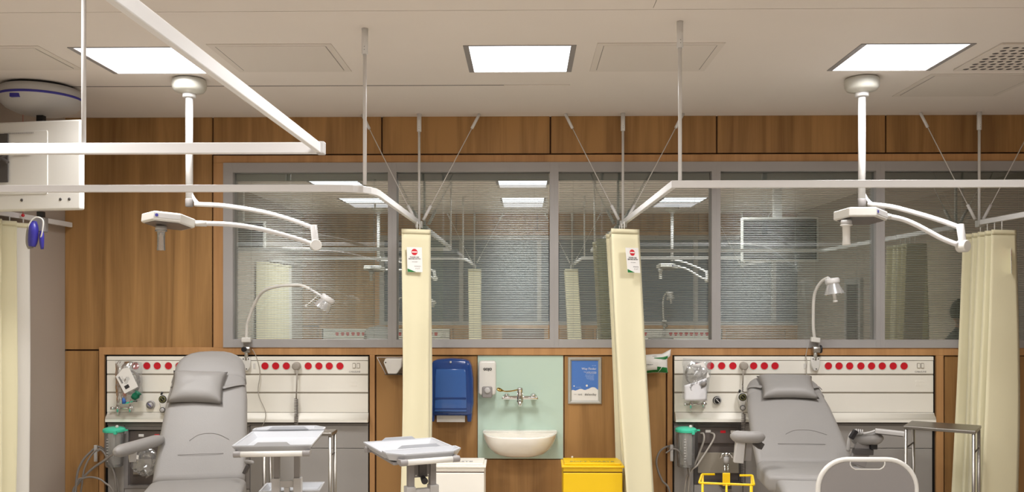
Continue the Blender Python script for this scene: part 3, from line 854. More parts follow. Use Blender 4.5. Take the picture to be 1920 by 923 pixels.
tube(bm, catmull(P, 5), [0.016 + 0.008 * math.sin(i / 15 * PI) for i in range(16)], 12); finish('earpiece', bm, 'mid_grey', t)
bm = BM()
P = [Vector((hx - 0.018, tvy - 0.02, zz + 0.075)), Vector((hx - 0.01, tvy - .03, zz + 0.03)), Vector((hx - 0.02, tvy - .02, zz - 0.04)), Vector((hx - 0.025, tvy - .02, zz - 0.075))]
tube(bm, catmull(P, 5), [0.02 + 0.01 * math.sin(i / 15 * PI) for i in range(16)], 12); finish('body', bm, 'indigo', t)
bm = BM()
P = [Vector((hx + 0.03, tvy - 0.01, zz + 0.02)), Vector((hx + 0.034, tvy - .02, zz - 0.02)), Vector((hx + 0.032, tvy - .01, zz - 0.09))]
tube(bm, catmull(P, 5), [0.009 + 0.006 * math.sin(i / 10 * PI) for i in range(11)], 10); finish('clip', bm, 'indigo', t)
bm = BM()
P = [Vector((hx - 0.02, tvy - 0.04, zz - 0.03)), Vector((hx - 0.03, tvy - .045, zz + 0.05)), Vector((hx + 0.01, tvy - .045, zz + 0.10)), Vector((hx + 0.055, tvy - .045, zz + 0.085)), Vector((hx + 0.05, tvy - .04, zz + 0.02)), Vector((hx + 0.035, tvy - .03, zz - 0.02))]
tube(bm, catmull(P, 6), 0.0045, 8); finish('cable', bm, 'white_plastic', t)
# pull cord with red ball
rb = at(43, 404, -0.7)
t = thing('pull_cord', 'pull cord ending in a small red ball below the television', 'pull cord', (rb.x, rb.y, rb.z))
bm = BM(); tube(bm, [(rb.x, rb.y, rb.z + 0.01), (rb.x, rb.y, CEIL - 0.02)], 0.0015, 6); finish('cord', bm, 'red', t)
bm = BM(); bmesh.ops.create_uvsphere(bm, u_segments=12, v_segments=8, radius=0.011, matrix=Matrix.Translation(rb)); finish('ball', bm, 'red', t)
bm = BM(); lathe(bm, [(0.03, 0), (0.03, 0.02), (0.01, 0.03)], 16, Matrix.Translation((rb.x, rb.y, CEIL)) @ Matrix.Rotation(PI, 4, 'X')); finish('switch_box', bm, 'white_plastic', t)
# ------------------------------------------------------------------ bedhead units
def disc(bm, x, y, z, r, d=0.004, segs=20, mi=0):
    """coin facing -Y; front face at y-d"""
    return prism(bm, [(r * math.cos(2 * PI * k / segs), r * math.sin(2 * PI * k / segs)) for k in range(segs)], d, face_y(x, y, z), mi, smooth=False)
UF = -0.03
def bedhead(label, p0, p1, sock, plug, extra, switches, textpx, rec, gauges):
    pc = (p0 + p1) / 2; z = lambda py: Z(py, pc)
    x0, x1 = at(p0 + 0.5, 730, UF).x, at(p1, 730, UF).x
    t = thing('bedhead_unit', label, 'bedhead services panel', ((x0 + x1) / 2, 0, 0.1), 'bedhead services panels')
    bm = BM(); box(bm, (x0, UF + 0.004, z(790)), (x1, 0.02, z(668))); finish('upper_body', bm, 'cream_line', t)
    bands = [(668.5, 675.5), (676.5, 700.5), (703.5, 734.5), (737.5, 772.5)]
    for i, (a_, b_) in enumerate(bands):
        bm = BM(); box(bm, (x0, UF - (0.0 if i else 0.003), z(b_)), (x1, UF + 0.006, z(a_))); finish('front_band' if i else 'top_cap', bm, 'cream_plastic', t, bevel=0.0015)
    bm = BM()
    prof = [(0.0, 773.2), (-0.004, 774), (-0.012, 777), (-0.03, 781), (-0.036, 785), (-0.036, 790), (0.0, 790)]
    pr_ = [(UF + a_, z(b_)) for a_, b_ in prof]
    n = len(pr_); L0 = [bm.verts.new((x0 + 0.004, a_, b_)) for a_, b_ in pr_]; R0 = [bm.verts.new((x1 + 0.004, a_, b_)) for a_, b_ in pr_]
    bm.faces.new(L0); bm.faces.new(R0[::-1])
    for i in range(n):
        f = bm.faces.new((L0[i], R0[i], R0[(i + 1) % n], L0[(i + 1) % n])); f.smooth = i in (1, 2, 3)
    finish('bumper_lip', bm, 'cream_plastic', t)
    zs_ = z(686 if p0 < 800 else 682)
    zs_ = z(686)
    for sx in sock:
        x = at(sx, 686, UF).x
        bm = BM(); lathe(bm, [(0.0225, 0.0), (0.0305, 0.0), (0.0305, 0.002), (0.0275, 0.004), (0.0265, 0.002)], 24, face_y(x, UF, zs_), cap=False); rg = finish('socket_ring', bm, 'white_plastic', t)
        bm = BM(); disc(bm, x, UF + 0.001, zs_, 0.0268, 0.003, 24); cbox(bm, (x, UF - 0.0025, zs_ + 0.018), (0.006, 0.002, 0.009))
        finish('red_socket', bm, 'red', t)
    # plug in the middle
    x = at(plug, 686, UF).x
    bm = BM(); lathe(bm, [(0.0, 0.045), (0.022, 0.044), (0.03, 0.036), (0.031, 0.0)], 22, face_y(x, UF, zs_)); cbox(bm, (x, UF - 0.03, zs_ - 0.035), (0.018, 0.018, 0.04)); finish('plug', bm, 'cable', t, bevel=0.002)
    for e in extra:
        x = at(e, 686, UF).x; bm = BM(); prism(bm, rrect(0.017, 0.04, 0.007, 4), 0.004, face_y(x, UF, zs_)); finish('switch', bm, 'white_plastic', t)
    for e in switches:
        x = at(e, 686, UF).x; bm = BM(); prism(bm, rrect(0.021, 0.036, 0.003, 3), 0.006, face_y(x, UF, zs_ + 0.004)); finish('rocker_switch', bm, 'cream_line', t)
        bm = BM(); prism(bm, rrect(0.016, 0.03, 0.002, 2), 0.008, face_y(x, UF, zs_ + 0.003)); finish('rocker_face', bm, 'cream_plastic', t)
    text(t, 'lettering', 'CABLELINE', at(textpx, 697.5, UF - 0.0008), 0.017, 'ink_soft')
    x = at(textpx - 2, 717, UF).x
    for dz_ in (-0.011, 0.011):
        for dx_ in (-0.014, 0.014):
            bm = BM(); prism(bm, rrect(0.026, 0.018, 0.003, 2), 0.002, face_y(x + dx_, UF, z(718) + dz_)); finish('blank_plate', bm, 'cream_line' if False else 'cream_plastic', t)
    # lower carcass
    zb = 0.1
    bm = BM(); box(bm, (x0, UF + 0.002, z(793.5)), (x1, 0.02, z(790))); finish('shadow_rail', bm, 'dark_grey', t)
    bm = BM(); box(bm, (x0, UF + 0.008, z(797)), (x1, 0.02, z(793.5))); finish('top_rail', bm, 'mid_grey', t)
    r0, r1 = X(rec[0], 830), X(rec[1], 830)
    rz1, rz0 = z(rec[2]), z(rec[3])
    def plate(a, b, c, d, m='cabinet_grey', name='grey_panel'):
        bm = BM(); box(bm, (a + 0.002, UF + 0.012, b + 0.002), (c - 0.002, 0.02, d - 0.002)); return finish(name, bm, m, t, bevel=0.002)
    plate(x0, zb, r0, z(797)); plate(r0, rz1, r1, z(797), 'cabinet_grey'); plate(r0, zb, r1, rz0)
    zz_ = z(840)
    plate(r1, zz_, x1, z(797)); plate(r1, zb, x1, zz_)
    bm = BM(); box(bm, (r0, 0.006, rz0), (r1, 0.0115, rz1)); finish('recess_back', bm, 'lens_grey', t)
    # recess frame
    bm = BM(); e = 0.03
    for (a_, b_, c_, d_) in ((r0, rz0, r0 + e, rz1), (r1 - e, rz0, r1, rz1), (r0 + e, rz1 - e * 0.8, r1 - e, rz1), (r0 + e, rz0, r1 - e, rz0 + e * 0.8)):
        box(bm, (a_, UF + 0.006, b_), (c_, 0.02, d_))
    finish('recess_frame', bm, 'mid_grey' if p0 < 800 else 'dark_grey', t, bevel=0.002)
    for (gx, gy, gr, kind) in gauges:
        c_ = at(gx, gy, UF); 
        bm = BM(); lathe(bm, [(0.0001, 0.03), (gr * 0.55, 0.03), (gr * 0.6, 0.02), (gr, 0.02), (gr * 1.05, 0.0)], 24, face_y(c_.x, UF, c_.z))
        o = finish('outlet' if kind != 'gauge' else 'gauge', bm, 'near_black' if kind != 'blue' else 'light_grey', t)
        bm = BM(); lathe(bm, [(gr * 0.75, 0.021), (gr * 0.95, 0.021), (gr * 0.95, 0.024), (gr * 0.75, 0.024)], 24, face_y(c_.x, UF, c_.z), cap=False)
        finish('outlet_ring', bm, {'gauge': 'khaki', 'black': 'light_grey', 'blue': 'mid_grey'}[kind], t, parent=o)
        bm = BM(); M = face_y(c_.x, UF, c_.z) @ Matrix.Rotation(-0.8, 4, 'Z'); cbox(bm, (0, 0, 0.032), (gr * 1.1, 0.004, 0.003), M); finish('pointer', bm, 'paper' if kind != 'blue' else 'indigo', t, parent=o)
    return t
sL = [254, 275.5, 295, 316, 336, 356, 376, 396] + [497, 517, 537, 578, 598, 617.5, 637.5]
unitL = bedhead('cream and grey bedhead panel with red sockets behind the left treatment chair', 200, 690, sL, 557, [477], [664, 672], 665, (235, 470, 800, 916), [(283.5, 759, 0.03, 'blue')])
sR = [1310, 1332, 1353, 1374, 1413, 1433, 1453] + [1553, 1573, 1593, 1614, 1634, 1654, 1674.5, 1695]
unitR = bedhead('cream and grey bedhead panel with red sockets behind the right treatment chair', 1264, 1750, sR, 1393.5, [1509], [1722, 1729], 1726, (1300, 1392, 795, 908), [(1344, 751, 0.029, 'black')])

# inside the right recess: dark instrument plate and brown box
def in_recess(t, x0, y0, x1, y1, ya, m, name, bevel=0.002):
    bm = BM(); box(bm, (at(x0, y0, 0).x, ya, at(x0, y1, 0).z), (at(x1, y1, 0).x, 0.0055, at(x1, y0, 0).z)); return finish(name, bm, m, t, bevel=bevel)
in_recess(unitR, 1306, 800, 1386, 831, -0.012, 'lens_grey', 'instrument_plate')
in_recess(unitR, 1306, 849, 1386, 887, -0.01, 'cream_line', 'storage_shelf_front')
in_recess(unitR, 1322, 806, 1332, 811, -0.0135, 'paper', 'label_plate'); in_recess(unitR, 1350, 807, 1360, 812, -0.0135, 'red', 'label_plate'); in_recess(unitR, 1369, 807, 1378, 812, -0.0135, 'paper', 'label_plate')
in_recess(unitL, 245, 808, 330, 832, -0.012, 'lens_grey', 'instrument_plate')
in_recess(unitL, 261, 814, 271, 819, -0.0135, 'paper', 'label_plate'); in_recess(unitL, 291, 814, 300, 817, -0.0135, 'red', 'label_plate')
in_recess(unitL, 250, 862, 330, 890, -0.005, 'cream_line', 'storage_shelf_front')

# suction regulators: gauge over knob on a pear shaped body
def regulator(label, px, py, sz=1.0):
    c = at(px, py, -0.05); t = thing('suction_regulator', label, 'suction regulator', (c.x, UF, c.z - 0.1))
    bm = BM(); out = [(0.032 * math.cos(a) , 0.032 * math.sin(a)) for a in [PI * k / 10 for k in range(11)]] + [(-0.014, -0.085), (0.014, -0.085)]
    cushion(bm, out, 0.06, 0.008, face_y(c.x, UF, c.z)); finish('body', bm, 'white_plastic', t)
    bm = BM(); lathe(bm, [(0.0, 0.062), (0.02, 0.062), (0.029, 0.06), (0.03, 0.055)], 24, face_y(c.x, UF, c.z)); g = finish('gauge', bm, 'near_black', t)
    bm = BM(); lathe(bm, [(0.018, 0.0625), (0.022, 0.0625), (0.022, 0.064), (0.018, 0.064)], 24, face_y(c.x, UF, c.z), cap=False); finish('gauge_ring', bm, 'khaki', t, parent=g)
    bm = BM(); cbox(bm, (0, 0, 0.064), (0.028, 0.003, 0.002), face_y(c.x, UF, c.z) @ Matrix.Rotation(-0.8, 4, 'Z')); finish('needle', bm, 'khaki', t, parent=g)
    bm = BM(); tube(bm, [(c.x - 0.02, UF - 0.035, c.z + 0.03), (c.x - 0.012, UF - 0.035, c.z + 0.052)], 0.008, 8); finish('lever', bm, 'near_black', t)
    bm = BM(); lathe(bm, [(0.0, 0.075), (0.012, 0.075), (0.016, 0.07), (0.016, 0.055)], 20, face_y(c.x, UF, c.z - 0.078)); k = finish('knob', bm, 'light_grey', t)
    bm = BM(); lathe(bm, [(0.013, 0.06), (0.02, 0.06), (0.02, 0.066), (0.013, 0.066)], 20, face_y(c.x, UF, c.z - 0.078), cap=False); finish('knob_ring', bm, 'near_black', t, parent=k)
    return t
regulator('round suction gauge partly hidden behind the left treatment chair', 309, 748)
regulator('round suction gauge beside the top of the right treatment chair', 1390, 744)

# canisters
def canister(label, px):
    c = at(px, 806, -0.125); t = thing('suction_canister', label, 'suction canister', (c.x, -0.125, c.z - 0.27)); x, y, z = c
    bm = BM(); lathe(bm, [(0.055, -0.27), (0.062, -0.262), (0.068, -0.01), (0.068, 0.0)], 28, Matrix.Translation((x, y, z)), cap=True); finish('jar', bm, 'canister_clear', t)
    bm = BM(); lathe(bm, [(0.0, 0.02), (0.05, 0.018), (0.07, 0.012), (0.078, 0.004), (0.078, -0.014), (0.07, -0.016)], 28, Matrix.Translation((x, y, z)))
    cbox(bm, (x + 0.085, y, z - 0.004), (0.03, 0.02, 0.01)); cbox(bm, (x + 0.04, y - 0.066, z - 0.014), (0.02, 0.02, 0.022))
    finish('lid', bm, 'green_plastic', t, bevel=0.001)
    bm = BM(); lathe(bm, [(0.012, 0.015), (0.012, 0.03), (0.006, 0.035), (0.0, 0.036)], 12, Matrix.Translation((x + 0.03, y - 0.02, z))); finish('port', bm, 'white_plastic', t)
    bm = BM(); tube(bm, [(x, y, z - 0.005), (x, y, z - 0.2)], 0.007, 8); finish('inner_tube', bm, 'light_grey', t)
    bm = BM()
    for i in range(9): cbox(bm, (x - 0.018, y - 0.0685 + i * 0.0001, z - 0.06 - i * 0.02), (0.016 if i % 2 else 0.01, 0.001, 0.003))
    finish('scale', bm, 'paper', t)
    bm = BM(); cbox(bm, (x, y + 0.07, z - 0.03), (0.1, 0.03, 0.02)); finish('wall_bracket', bm, 'light_grey', t)
    return t
canister('clear suction canister with green lid beside the left bedhead recess', 214)
canister('clear suction canister with green lid beside the right bedhead recess', 1286)

# hoses
def hose(label, P, r=0.0085, m='tube_grey', name='suction_hose', cat='hose', clip=None, n=7):
    pts = [at(a, b, c) for a, b, c in P]; c = pts[0]
    bm = BM(); tube(bm, catmull(pts, n), r, 10)
    return solo(name, bm, m, label, cat)
hose('grey hose looping high beside the left bedhead unit', [(141, 1018, -.14), (143, 905, -.13), (153, 868, -.12), (170, 848, -.1), (184, 838, -.09), (196, 845, -.1), (205, 862, -.11), (214, 885, -.12), (222, 925, -.13), (224, 1018, -.14)])
hose('grey hose looping inside the taller loop at the left bedhead unit', [(136, 1010, -.19), (152, 920, -.19), (158, 880, -.19), (172, 853, -.17), (186, 843, -.16), (197, 852, -.17), (204, 868, -.18), (216, 900, -.18), (220, 1010, -.18)], 0.0065)
hose('straight grey hose rising from lower left to the left armrest', [(134, 1020, -.24), (136, 930, -.24), (146, 908, -.24), (170, 882, -.24), (195, 864, -.24), (212, 852, -.24), (224, 846, -.24)], 0.0085)
hose('low grey hose arching near the bottom left corner', [(132, 1025, -.28), (143, 912, -.28), (158, 897, -.28), (178, 896, -.28), (196, 905, -.28), (214, 930, -.28), (222, 1025, -.28)], 0.0065)
hose('grey hose looping over the holder clip left of the right bedhead unit', [(1262, 1018, -.12), (1256, 925, -.11), (1242, 902, -.1), (1233, 880, -.09), (1231, 862, -.085), (1239, 845, -.075), (1255, 837, -.07), (1270, 843, -.08), (1284, 858, -.1), (1291, 885, -.11), (1290, 925, -.12), (1285, 1018, -.13)], 0.0075)
hose('grey hose hanging beside the loop at the right bedhead unit', [(1248, 850, -.16), (1263, 842, -.16), (1276, 850, -.16), (1288, 872, -.17), (1294, 900, -.17), (1294, 1015, -.17)], 0.0055)
hose('pale hose from the left outlet of the right bedhead recess', [(1314, 813, -.02), (1319, 814, -.04), (1320, 825, -.06), (1312, 848, -.08), (1300, 878, -.1), (1286, 905, -.11), (1278, 1018, -.12)], 0.007, 'cable')
hose('pale hose from the right outlet of the right bedhead recess', [(1333, 812, -.02), (1339, 815, -.05), (1338, 824, -.07), (1325, 846, -.1), (1308, 872, -.13), (1293, 897, -.14), (1286, 1018, -.15)], 0.007, 'cable')
def clip(label, px, py):
    c = at(px, py, -0.055); bm = BM(); box(bm, (c.x - 0.011, -0.115, c.z - 0.10), (c.x + 0.011, -0.103, c.z + 0.02)); box(bm, (c.x - 0.011, -0.11, c.z - 0.03), (c.x + 0.011, -0.012, c.z - 0.015))
    solo('hose_holder', bm, 'light_grey', label, 'hose clip', bevel=0.002)
clip('pale strap holding the looped hoses at the left wooden stile', 186, 838); clip('pale strap holding the looped hose at the right wooden stile', 1257, 837)

# coiled leads hanging from plugs
def coil(label, px, y0, y1, y2, yy=-0.075, dx=0.0, r=0.013):
    a_ = at(px, y0, yy); b_ = at(px + dx, y1, yy); c_ = at(px + dx, y2, yy)
    t = thing('coiled_lead', label, 'coiled cable', (a_.x, yy, c_.z))
    bm = BM(); tube(bm, [a_, (a_ + b_) / 2 + Vector((0.001, 0, 0)), b_], 0.0055, 8); finish('straight_cord', bm, 'cable', t)
    bm = BM(); L_ = (b_ - c_).length; tube(bm, helix(b_, c_, r, int(L_ / 0.011)), 0.0032, 6); finish('coil', bm, 'tube_grey', t)
coil('grey coiled lead hanging from the plug in the left bedhead unit', 557, 694, 748, 812, UF - 0.035, -1.5)
coil('grey coiled lead hanging from the plug beside the right chair', 1393.5, 690, 722, 735, UF - 0.035, -1, 0.004)
coil('dark coiled tube hanging below the gauge beside the right chair', 1392, 772, 776, 905, UF - 0.08, 2, 0.014)
hose('thin lamp cord trailing down from the left neck lamp', [(473, 655, -.05), (480, 668, -.05), (486, 690, -.05), (487, 708, -.05), (484, 728, -.05), (486, 745, -.06), (497, 770, -.075), (497, 788, -.08), (490, 802, -.085)], 0.0028, 'cable', 'lamp_cord', 'cable')
hose('thin lamp cord dropping from the right neck lamp', [(1514, 652, -.05), (1511, 668, -.05), (1513, 680, -.05), (1512, 700, -.06), (1514, 730, -.06)], 0.003, 'cable', 'lamp_cord', 'cable')

# ------------------------------------------------------------------ gooseneck wall lamps
def neck_lamp(label, px, pts, rest, headp, hdir, flip):
    c = at(px, 683, UF); t = thing('wall_lamp', label, 'neck lamp', (c.x, UF, c.z - 0.04))
    bm = BM(); o_ = [(-0.031, 0.05), (-0.031, -0.01), (-0.014, -0.048), (0.014, -0.048), (0.03, -0.02), (0.03, 0.05)]
    cushion(bm, o_, 0.03, 0.006, face_y(c.x, UF, c.z)); pl = finish('wall_bracket', bm, 'white_plastic', t)
    for a_, b_ in ((-0.019, 0.04), (0.019, 0.04), (0.004, -0.034)):
        bm = BM(); disc(bm, c.x + a_, UF - 0.03, c.z + b_, 0.0045, 0.0015, 10); finish('screw', bm, 'near_black', t, parent=pl)
    z1 = at(px, 665, -0.05).z; zj = at(px, 655, -0.05).z; ztop_ = at(px, 638, -0.05).z
    bm = BM(); tube(bm, [(c.x, -0.05, c.z + 0.03), (c.x, -0.05, zj)], 0.013, 12); finish('post', bm, 'alu', t)
    bm = BM(); tube(bm, [(c.x - 0.02, -0.052, zj), (c.x + 0.032, -0.052, zj)], [0.026, 0.026], 20); j = finish('clamp', bm, 'steel', t, bevel=0.003)
    bm = BM(); s = 1 if flip else -1
    if flip: tube(bm, [(c.x + 0.032, -0.052, zj), (c.x + 0.044, -0.052, zj)], 0.03, 20)
    else: tube(bm, [(c.x - 0.006, -0.072, zj), (c.x - 0.008, -0.092, zj)], 0.019, 20)
    finish('clamp_knob', bm, 'near_black', t, parent=j, bevel=0.003)
    bm = BM(); Mh_ = Matrix.Translation((c.x, -0.05, (ztop_ + zj) / 2 + 0.035)) @ Matrix.Rotation(0.12 if flip else 0, 4, 'Y'); cbox(bm, (0, 0, 0), (0.066, 0.035, 0.036), Mh_); finish('collar_block', bm, 'white_plastic', t, bevel=0.006)
    P = [Vector((c.x, -0.05, ztop_ - 0.01))] + [at(a_, b_, c_) for a_, b_, c_ in pts]
    bm = BM(); tube(bm, catmull(P, 6), 0.0115, 12); nk = finish('neck', bm, 'white_plastic', t)
    h = at(*headp); d = Vector(hdir).normalized(); M = Matrix.Translation(h) @ d.to_track_quat('Z', 'Y').to_matrix().to_4x4()
    bm = BM(); tube(bm, [P[-1], P[-1] + (h - d * 0.005 - P[-1]) * (1 if flip else 0.9)], 0.0085, 12); finish('neck_end', bm, 'white_metal', t, parent=nk)
    bm = BM(); lathe(bm, [(0.0, -0.03), (0.046, -0.028), (0.05, -0.018), (0.05, 0.0), (0.044, 0.01), (0.040, 0.012)], 28, M); finish('lamp_head', bm, 'white_metal', t)
    bm = BM(); lathe(bm, [(0.042, 0.012), (0.048, 0.03), (0.072, 0.085)] if flip else [(0.042, 0.01), (0.05, 0.02), (0.062, 0.07)], 28, M, cap=False); finish('shade', bm, 'cone_clear', t)
    if flip:
        bm = BM(); tube(bm, [h + d * 0.03, h + d * 0.13], 0.013, 12); tube(bm, [h + d * 0.128, h + d * 0.142], 0.017, 12); finish('focus_handle', bm, 'white_plastic', t)
    else:
        a_ = at(597, 554, pts[-1][2]); b_ = at(574, 574, pts[-1][2] - 0.02)
        bm = BM(); tube(bm, [a_, b_], 0.005, 8); bmesh.ops.create_uvsphere(bm, u_segments=10, v_segments=6, radius=0.009, matrix=Matrix.Translation(b_)); finish('focus_handle', bm, 'white_plastic', t)
    return t
nlL = neck_lamp('white neck lamp arching over from the left bedhead unit', 463.5,
    [(463, 612, -.06), (466, 600, -.07), (474, 578, -.09), (484, 558, -.13), (495, 546, -.18), (512, 539, -.24), (535, 535.5, -.3), (560, 535, -.34), (572, 538, -.37), (582, 543, -.39)], 0, (613, 563, -.45), (-0.55, -0.1, -0.85), False)
nlR = neck_lamp('white neck lamp with conical shade above the right treatment chair', 1527,
    [(1525.5, 620, -.06), (1525, 590, -.07), (1526, 560, -.09), (1531, 542, -.13), (1541, 528, -.18), (1553, 521, -.23)], 0, (1561, 530, -.26), (0.12, -0.1, -1), True)

# ------------------------------------------------------------------ oxygen mask bags on chrome valves
def valve(label, px, py):
    c = at(px, py, -0.06); t = thing('outlet_valve', label, 'outlet valve', (c.x, UF, c.z - 0.04))
    bm = BM(); tube(bm, [(c.x - 0.07, -0.06, c.z), (c.x + 0.07, -0.06, c.z + 0.006)], 0.008, 12); finish('crossbar', bm, 'chrome', t)
    for s in (-0.045, 0.05):
        bm = BM(); lathe(bm, [(0.0, -0.03), (0.012, -0.028), (0.013, -0.008), (0.018, -0.004), (0.018, 0.012), (0.011, 0.016), (0.011, 0.028), (0.0, 0.03)], 14, Matrix.Translation((c.x + s, -0.06, c.z))); b = finish('valve_body', bm, 'chrome', t)
        bm = BM(); tube(bm, [(c.x + s, -0.06, c.z), (c.x + s, UF, c.z)], 0.01, 10); finish('wall_stub', bm, 'steel', t, parent=b)
    bm = BM(); tube(bm, [(c.x - 0.095, -0.066, c.z + 0.002), (c.x - 0.07, -0.062, c.z)], [0.011, 0.009], 10); finish('tap_end', bm, 'chrome', t)
    bm = BM(); tube(bm, [(c.x - 0.045, -0.06, c.z - 0.028), (c.x - 0.045, -0.06, c.z - 0.055)], [0.008, 0.004], 10); finish('nozzle', bm, 'white_plastic', t)
valve('chrome twin valves under the hanging mask bag at the left', 232, 766); valve('chrome twin valves under the hanging mask bag at the right', 1307, 759)
def mask_bag(label, corners, cy, kind, seed):
    rg = random.Random(seed); cs = [at(a_, b_, cy) for a_, b_ in corners]; c = sum(cs, Vector()) / 4
    t = thing('mask_bag', label, 'plastic bag', (c.x, cy, min(q.z for q in cs)))
    def fn(side):
        def f(u, v):
            top = cs[0] * (1 - u) + cs[1] * u; bot = cs[3] * (1 - u) + cs[2] * u; p = bot * (1 - v) + top * v
            e = max(0, 1 - abs(2 * u - 1) ** 3) * max(0, 1 - abs(2 * v - 1) ** 3.5)
            nz = noise.noise(Vector((u * 5 + seed, v * 6, side * 3))) * 0.011 + abs(noise.noise(Vector((u * 13, v * 11 + seed, side)))) * 0.009
            return Vector((p.x + noise.noise(Vector((v * 4, seed, 0))) * 0.010, cy + side * (0.038 * e + 0.004) + nz * (1 if e > 0 else 0.3) * -1, p.z + noise.noise(Vector((u * 4, seed, 1))) * 0.008))
        return f
    bm = BM(); sheet(bm, fn(-1), 22, 26, smooth=False); sheet(bm, fn(1), 8, 10); finish('bag_film', bm, 'bag_film', t)
    w_ = (cs[1] - cs[0]).length; h_ = (cs[0] - cs[3]).length
    # tubing coils inside
    bm = BM(); P = []
    for i in range(60):
        a_ = i / 60 * 2 * PI * 2.6; P.append(Vector((c.x + 0.072 * math.cos(a_) + 0.004 * math.sin(i), cy + 0.012 * math.sin(i * 0.7), c.z + (0.0 if kind == 'L' else 0.04) + 0.085 * math.sin(a_))))
    tube(bm, P, 0.006 if kind == 'L' else 0.005, 8); finish('tubing', bm, 'tube_grey' if kind == 'L' else 'light_grey', t)
    if kind == 'L':
        M = Matrix.Translation((c.x + 0.0, cy - 0.045, c.z + 0.02)) @ Matrix.Rotation(PI / 2, 4, 'X') @ Matrix.Rotation(0.52, 4, 'Z')
        bm = BM(); prism(bm, [(-0.06, -0.08), (0.05, -0.085), (0.062, 0.07), (0.02, 0.085), (-0.055, 0.06)], 0.002, M); pi_ = finish('paper_insert', bm, 'paper', t)
        for (a_, b_, w2, h2) in ((-0.035, 0.02, 0.012, 0.055), (-0.02, -0.045, 0.034, 0.026)):
            bm = BM(); cbox(bm, (a_, b_, 0.003), (w2, h2, 0.001), M); finish('print', bm, 'ink_soft' if w2 < 0.02 else 'ink', t, parent=pi_)
        bm = BM(); lathe(bm, [(0.0, -0.03), (0.022, -0.028), (0.03, 0.0), (0.02, 0.02), (0.028, 0.03), (0.0, 0.035)], 14, Matrix.Translation((c.x + 0.058, cy - 0.02, c.z - 0.095)) @ Matrix.Rotation(0.7, 4, 'Y')); finish('connector', bm, 'green_dark', t)
        bm = BM(); lathe(bm, [(0.0, -0.02), (0.013, -0.02), (0.013, 0.01), (0.008, 0.03), (0.0, 0.03)], 12, Matrix.Translation((c.x - 0.03, cy - 0.02, c.z - 0.135))); finish('connector', bm, 'blue_small', t)
        bm = BM(); lathe(bm, [(0.0, -0.015), (0.015, -0.01), (0.018, 0.012), (0.0, 0.02)], 12, Matrix.Translation((c.x - 0.028, cy - 0.015, c.z - 0.09))); finish('connector', bm, 'orange_small', t)
    else:
        M = Matrix.Translation((c.x, cy - 0.03, c.z + 0.055)) @ Matrix.Rotation(PI / 2, 4, 'X') @ Matrix.Rotation(0.35, 4, 'Z')
        bm = BM(); prism(bm, [(-0.01, -0.07), (0.075, -0.06), (0.07, 0.055), (-0.02, 0.06)], 0.002, M); finish('paper_insert', bm, 'paper', t)
        def fl(u, v): return Vector((c.x - 0.09 + 0.16 * u, cy - 0.03 - 0.018 * math.sin(u * PI) - 0.006 * noise.noise(Vector((u * 9, v * 9, 3))), c.z - 0.15 + 0.11 * v + 0.055 * u * v))
        bm = BM(); sheet(bm, fl, 10, 8); finish('folded_sheet', bm, 'cloth_white', t, solid=0.002)
        bm = BM(); lathe(bm, [(0.0, -0.02), (0.012, -0.018), (0.016, 0.0), (0.01, 0.02), (0.0, 0.022)], 12, Matrix.Translation((c.x + 0.045, cy - 0.045, c.z - 0.03)) @ Matrix.Rotation(1.0, 4, 'Y')); finish('connector', bm, 'tube_grey', t)
    # hanging tab
    return t
mask_bag('clear bag of mask tubing with paper slip on the left bedhead unit', [(216, 676), (266, 680), (268, 752), (219, 760)], -0.125, 'L', 3)
mask_bag('crumpled clear bag with white wrapping on the right bedhead unit', [(1281, 672), (1335, 676), (1326, 752), (1279, 748)], -0.125, 'R', 8)

# ------------------------------------------------------------------ centre: splashback, basin, tap, dispensers, poster
bm = BM(); box(bm, (X(895.8), 0.002, Z(860.6, 975)), (X(1056), 0.012, Z(667, 975)))
for _ in range(1):
    solo('splashback', bm, 'mint_glass', 'pale green glass splashback behind the wall basin', 'splashback', bevel=0.001)
# backing under the splashback
bm = BM(); box(bm, (X(895), 0.013, Z(862, 975)), (X(1057), 0.0205, Z(666, 975))); structure('trim_9', bm, 'oak_trim')

# basin
bc = at(975, 808, 0); bx, bz = bc.x, bc.z
t = thing('wash_basin', 'white half round wall basin on the green splashback', 'basin', (bx, 0, bz - 0.18))
bm = BM()
def ell(k, th, A, B, zz): 
    e = 0.72
    cx_ = math.copysign(abs(math.cos(th)) ** e, math.cos(th)); return Vector((bx + A * k * cx_, 0.004 - 0.02 - B * k * abs(math.sin(th)) ** 0.85, zz))
N = 28; rings = []
prof = [(0.30, -0.172), (0.52, -0.165), (0.72, -0.143), (0.87, -0.105), (0.96, -0.055), (1.0, -0.012), (1.0, -0.002), (0.99, 0.0), (0.955, 0.0), (0.94, -0.008), (0.90, -0.05), (0.78, -0.09), (0.5, -0.115), (0.2, -0.12)]
for k, zz in prof:
    off = -0.075 if zz > -0.2 and len(rings) >= 9 else 0
    ring = []
    for i in range(N + 1):
        p = ell(k, PI * i / N, 0.272, 0.34, bz + zz)
        if off: p.y = min(p.y, -0.085) if abs(p.y) > 0.0 else -0.085
        ring.append(bm.verts.new(p))
    rings.append(ring)
for a_, b_ in zip(rings, rings[1:]):
    for i in range(N):
        f = bm.faces.new((a_[i], a_[i + 1], b_[i + 1], b_[i])); f.smooth = True
    f = bm.faces.new((a_[0], b_[0], b_[-1], a_[-1])); f.smooth = False
bm.faces.new(rings[0]); bm.faces.new(rings[-1][::-1])
bmesh.ops.remove_doubles(bm, verts=bm.verts[:], dist=1e-5)
finish('bowl', bm, 'ceramic', t)
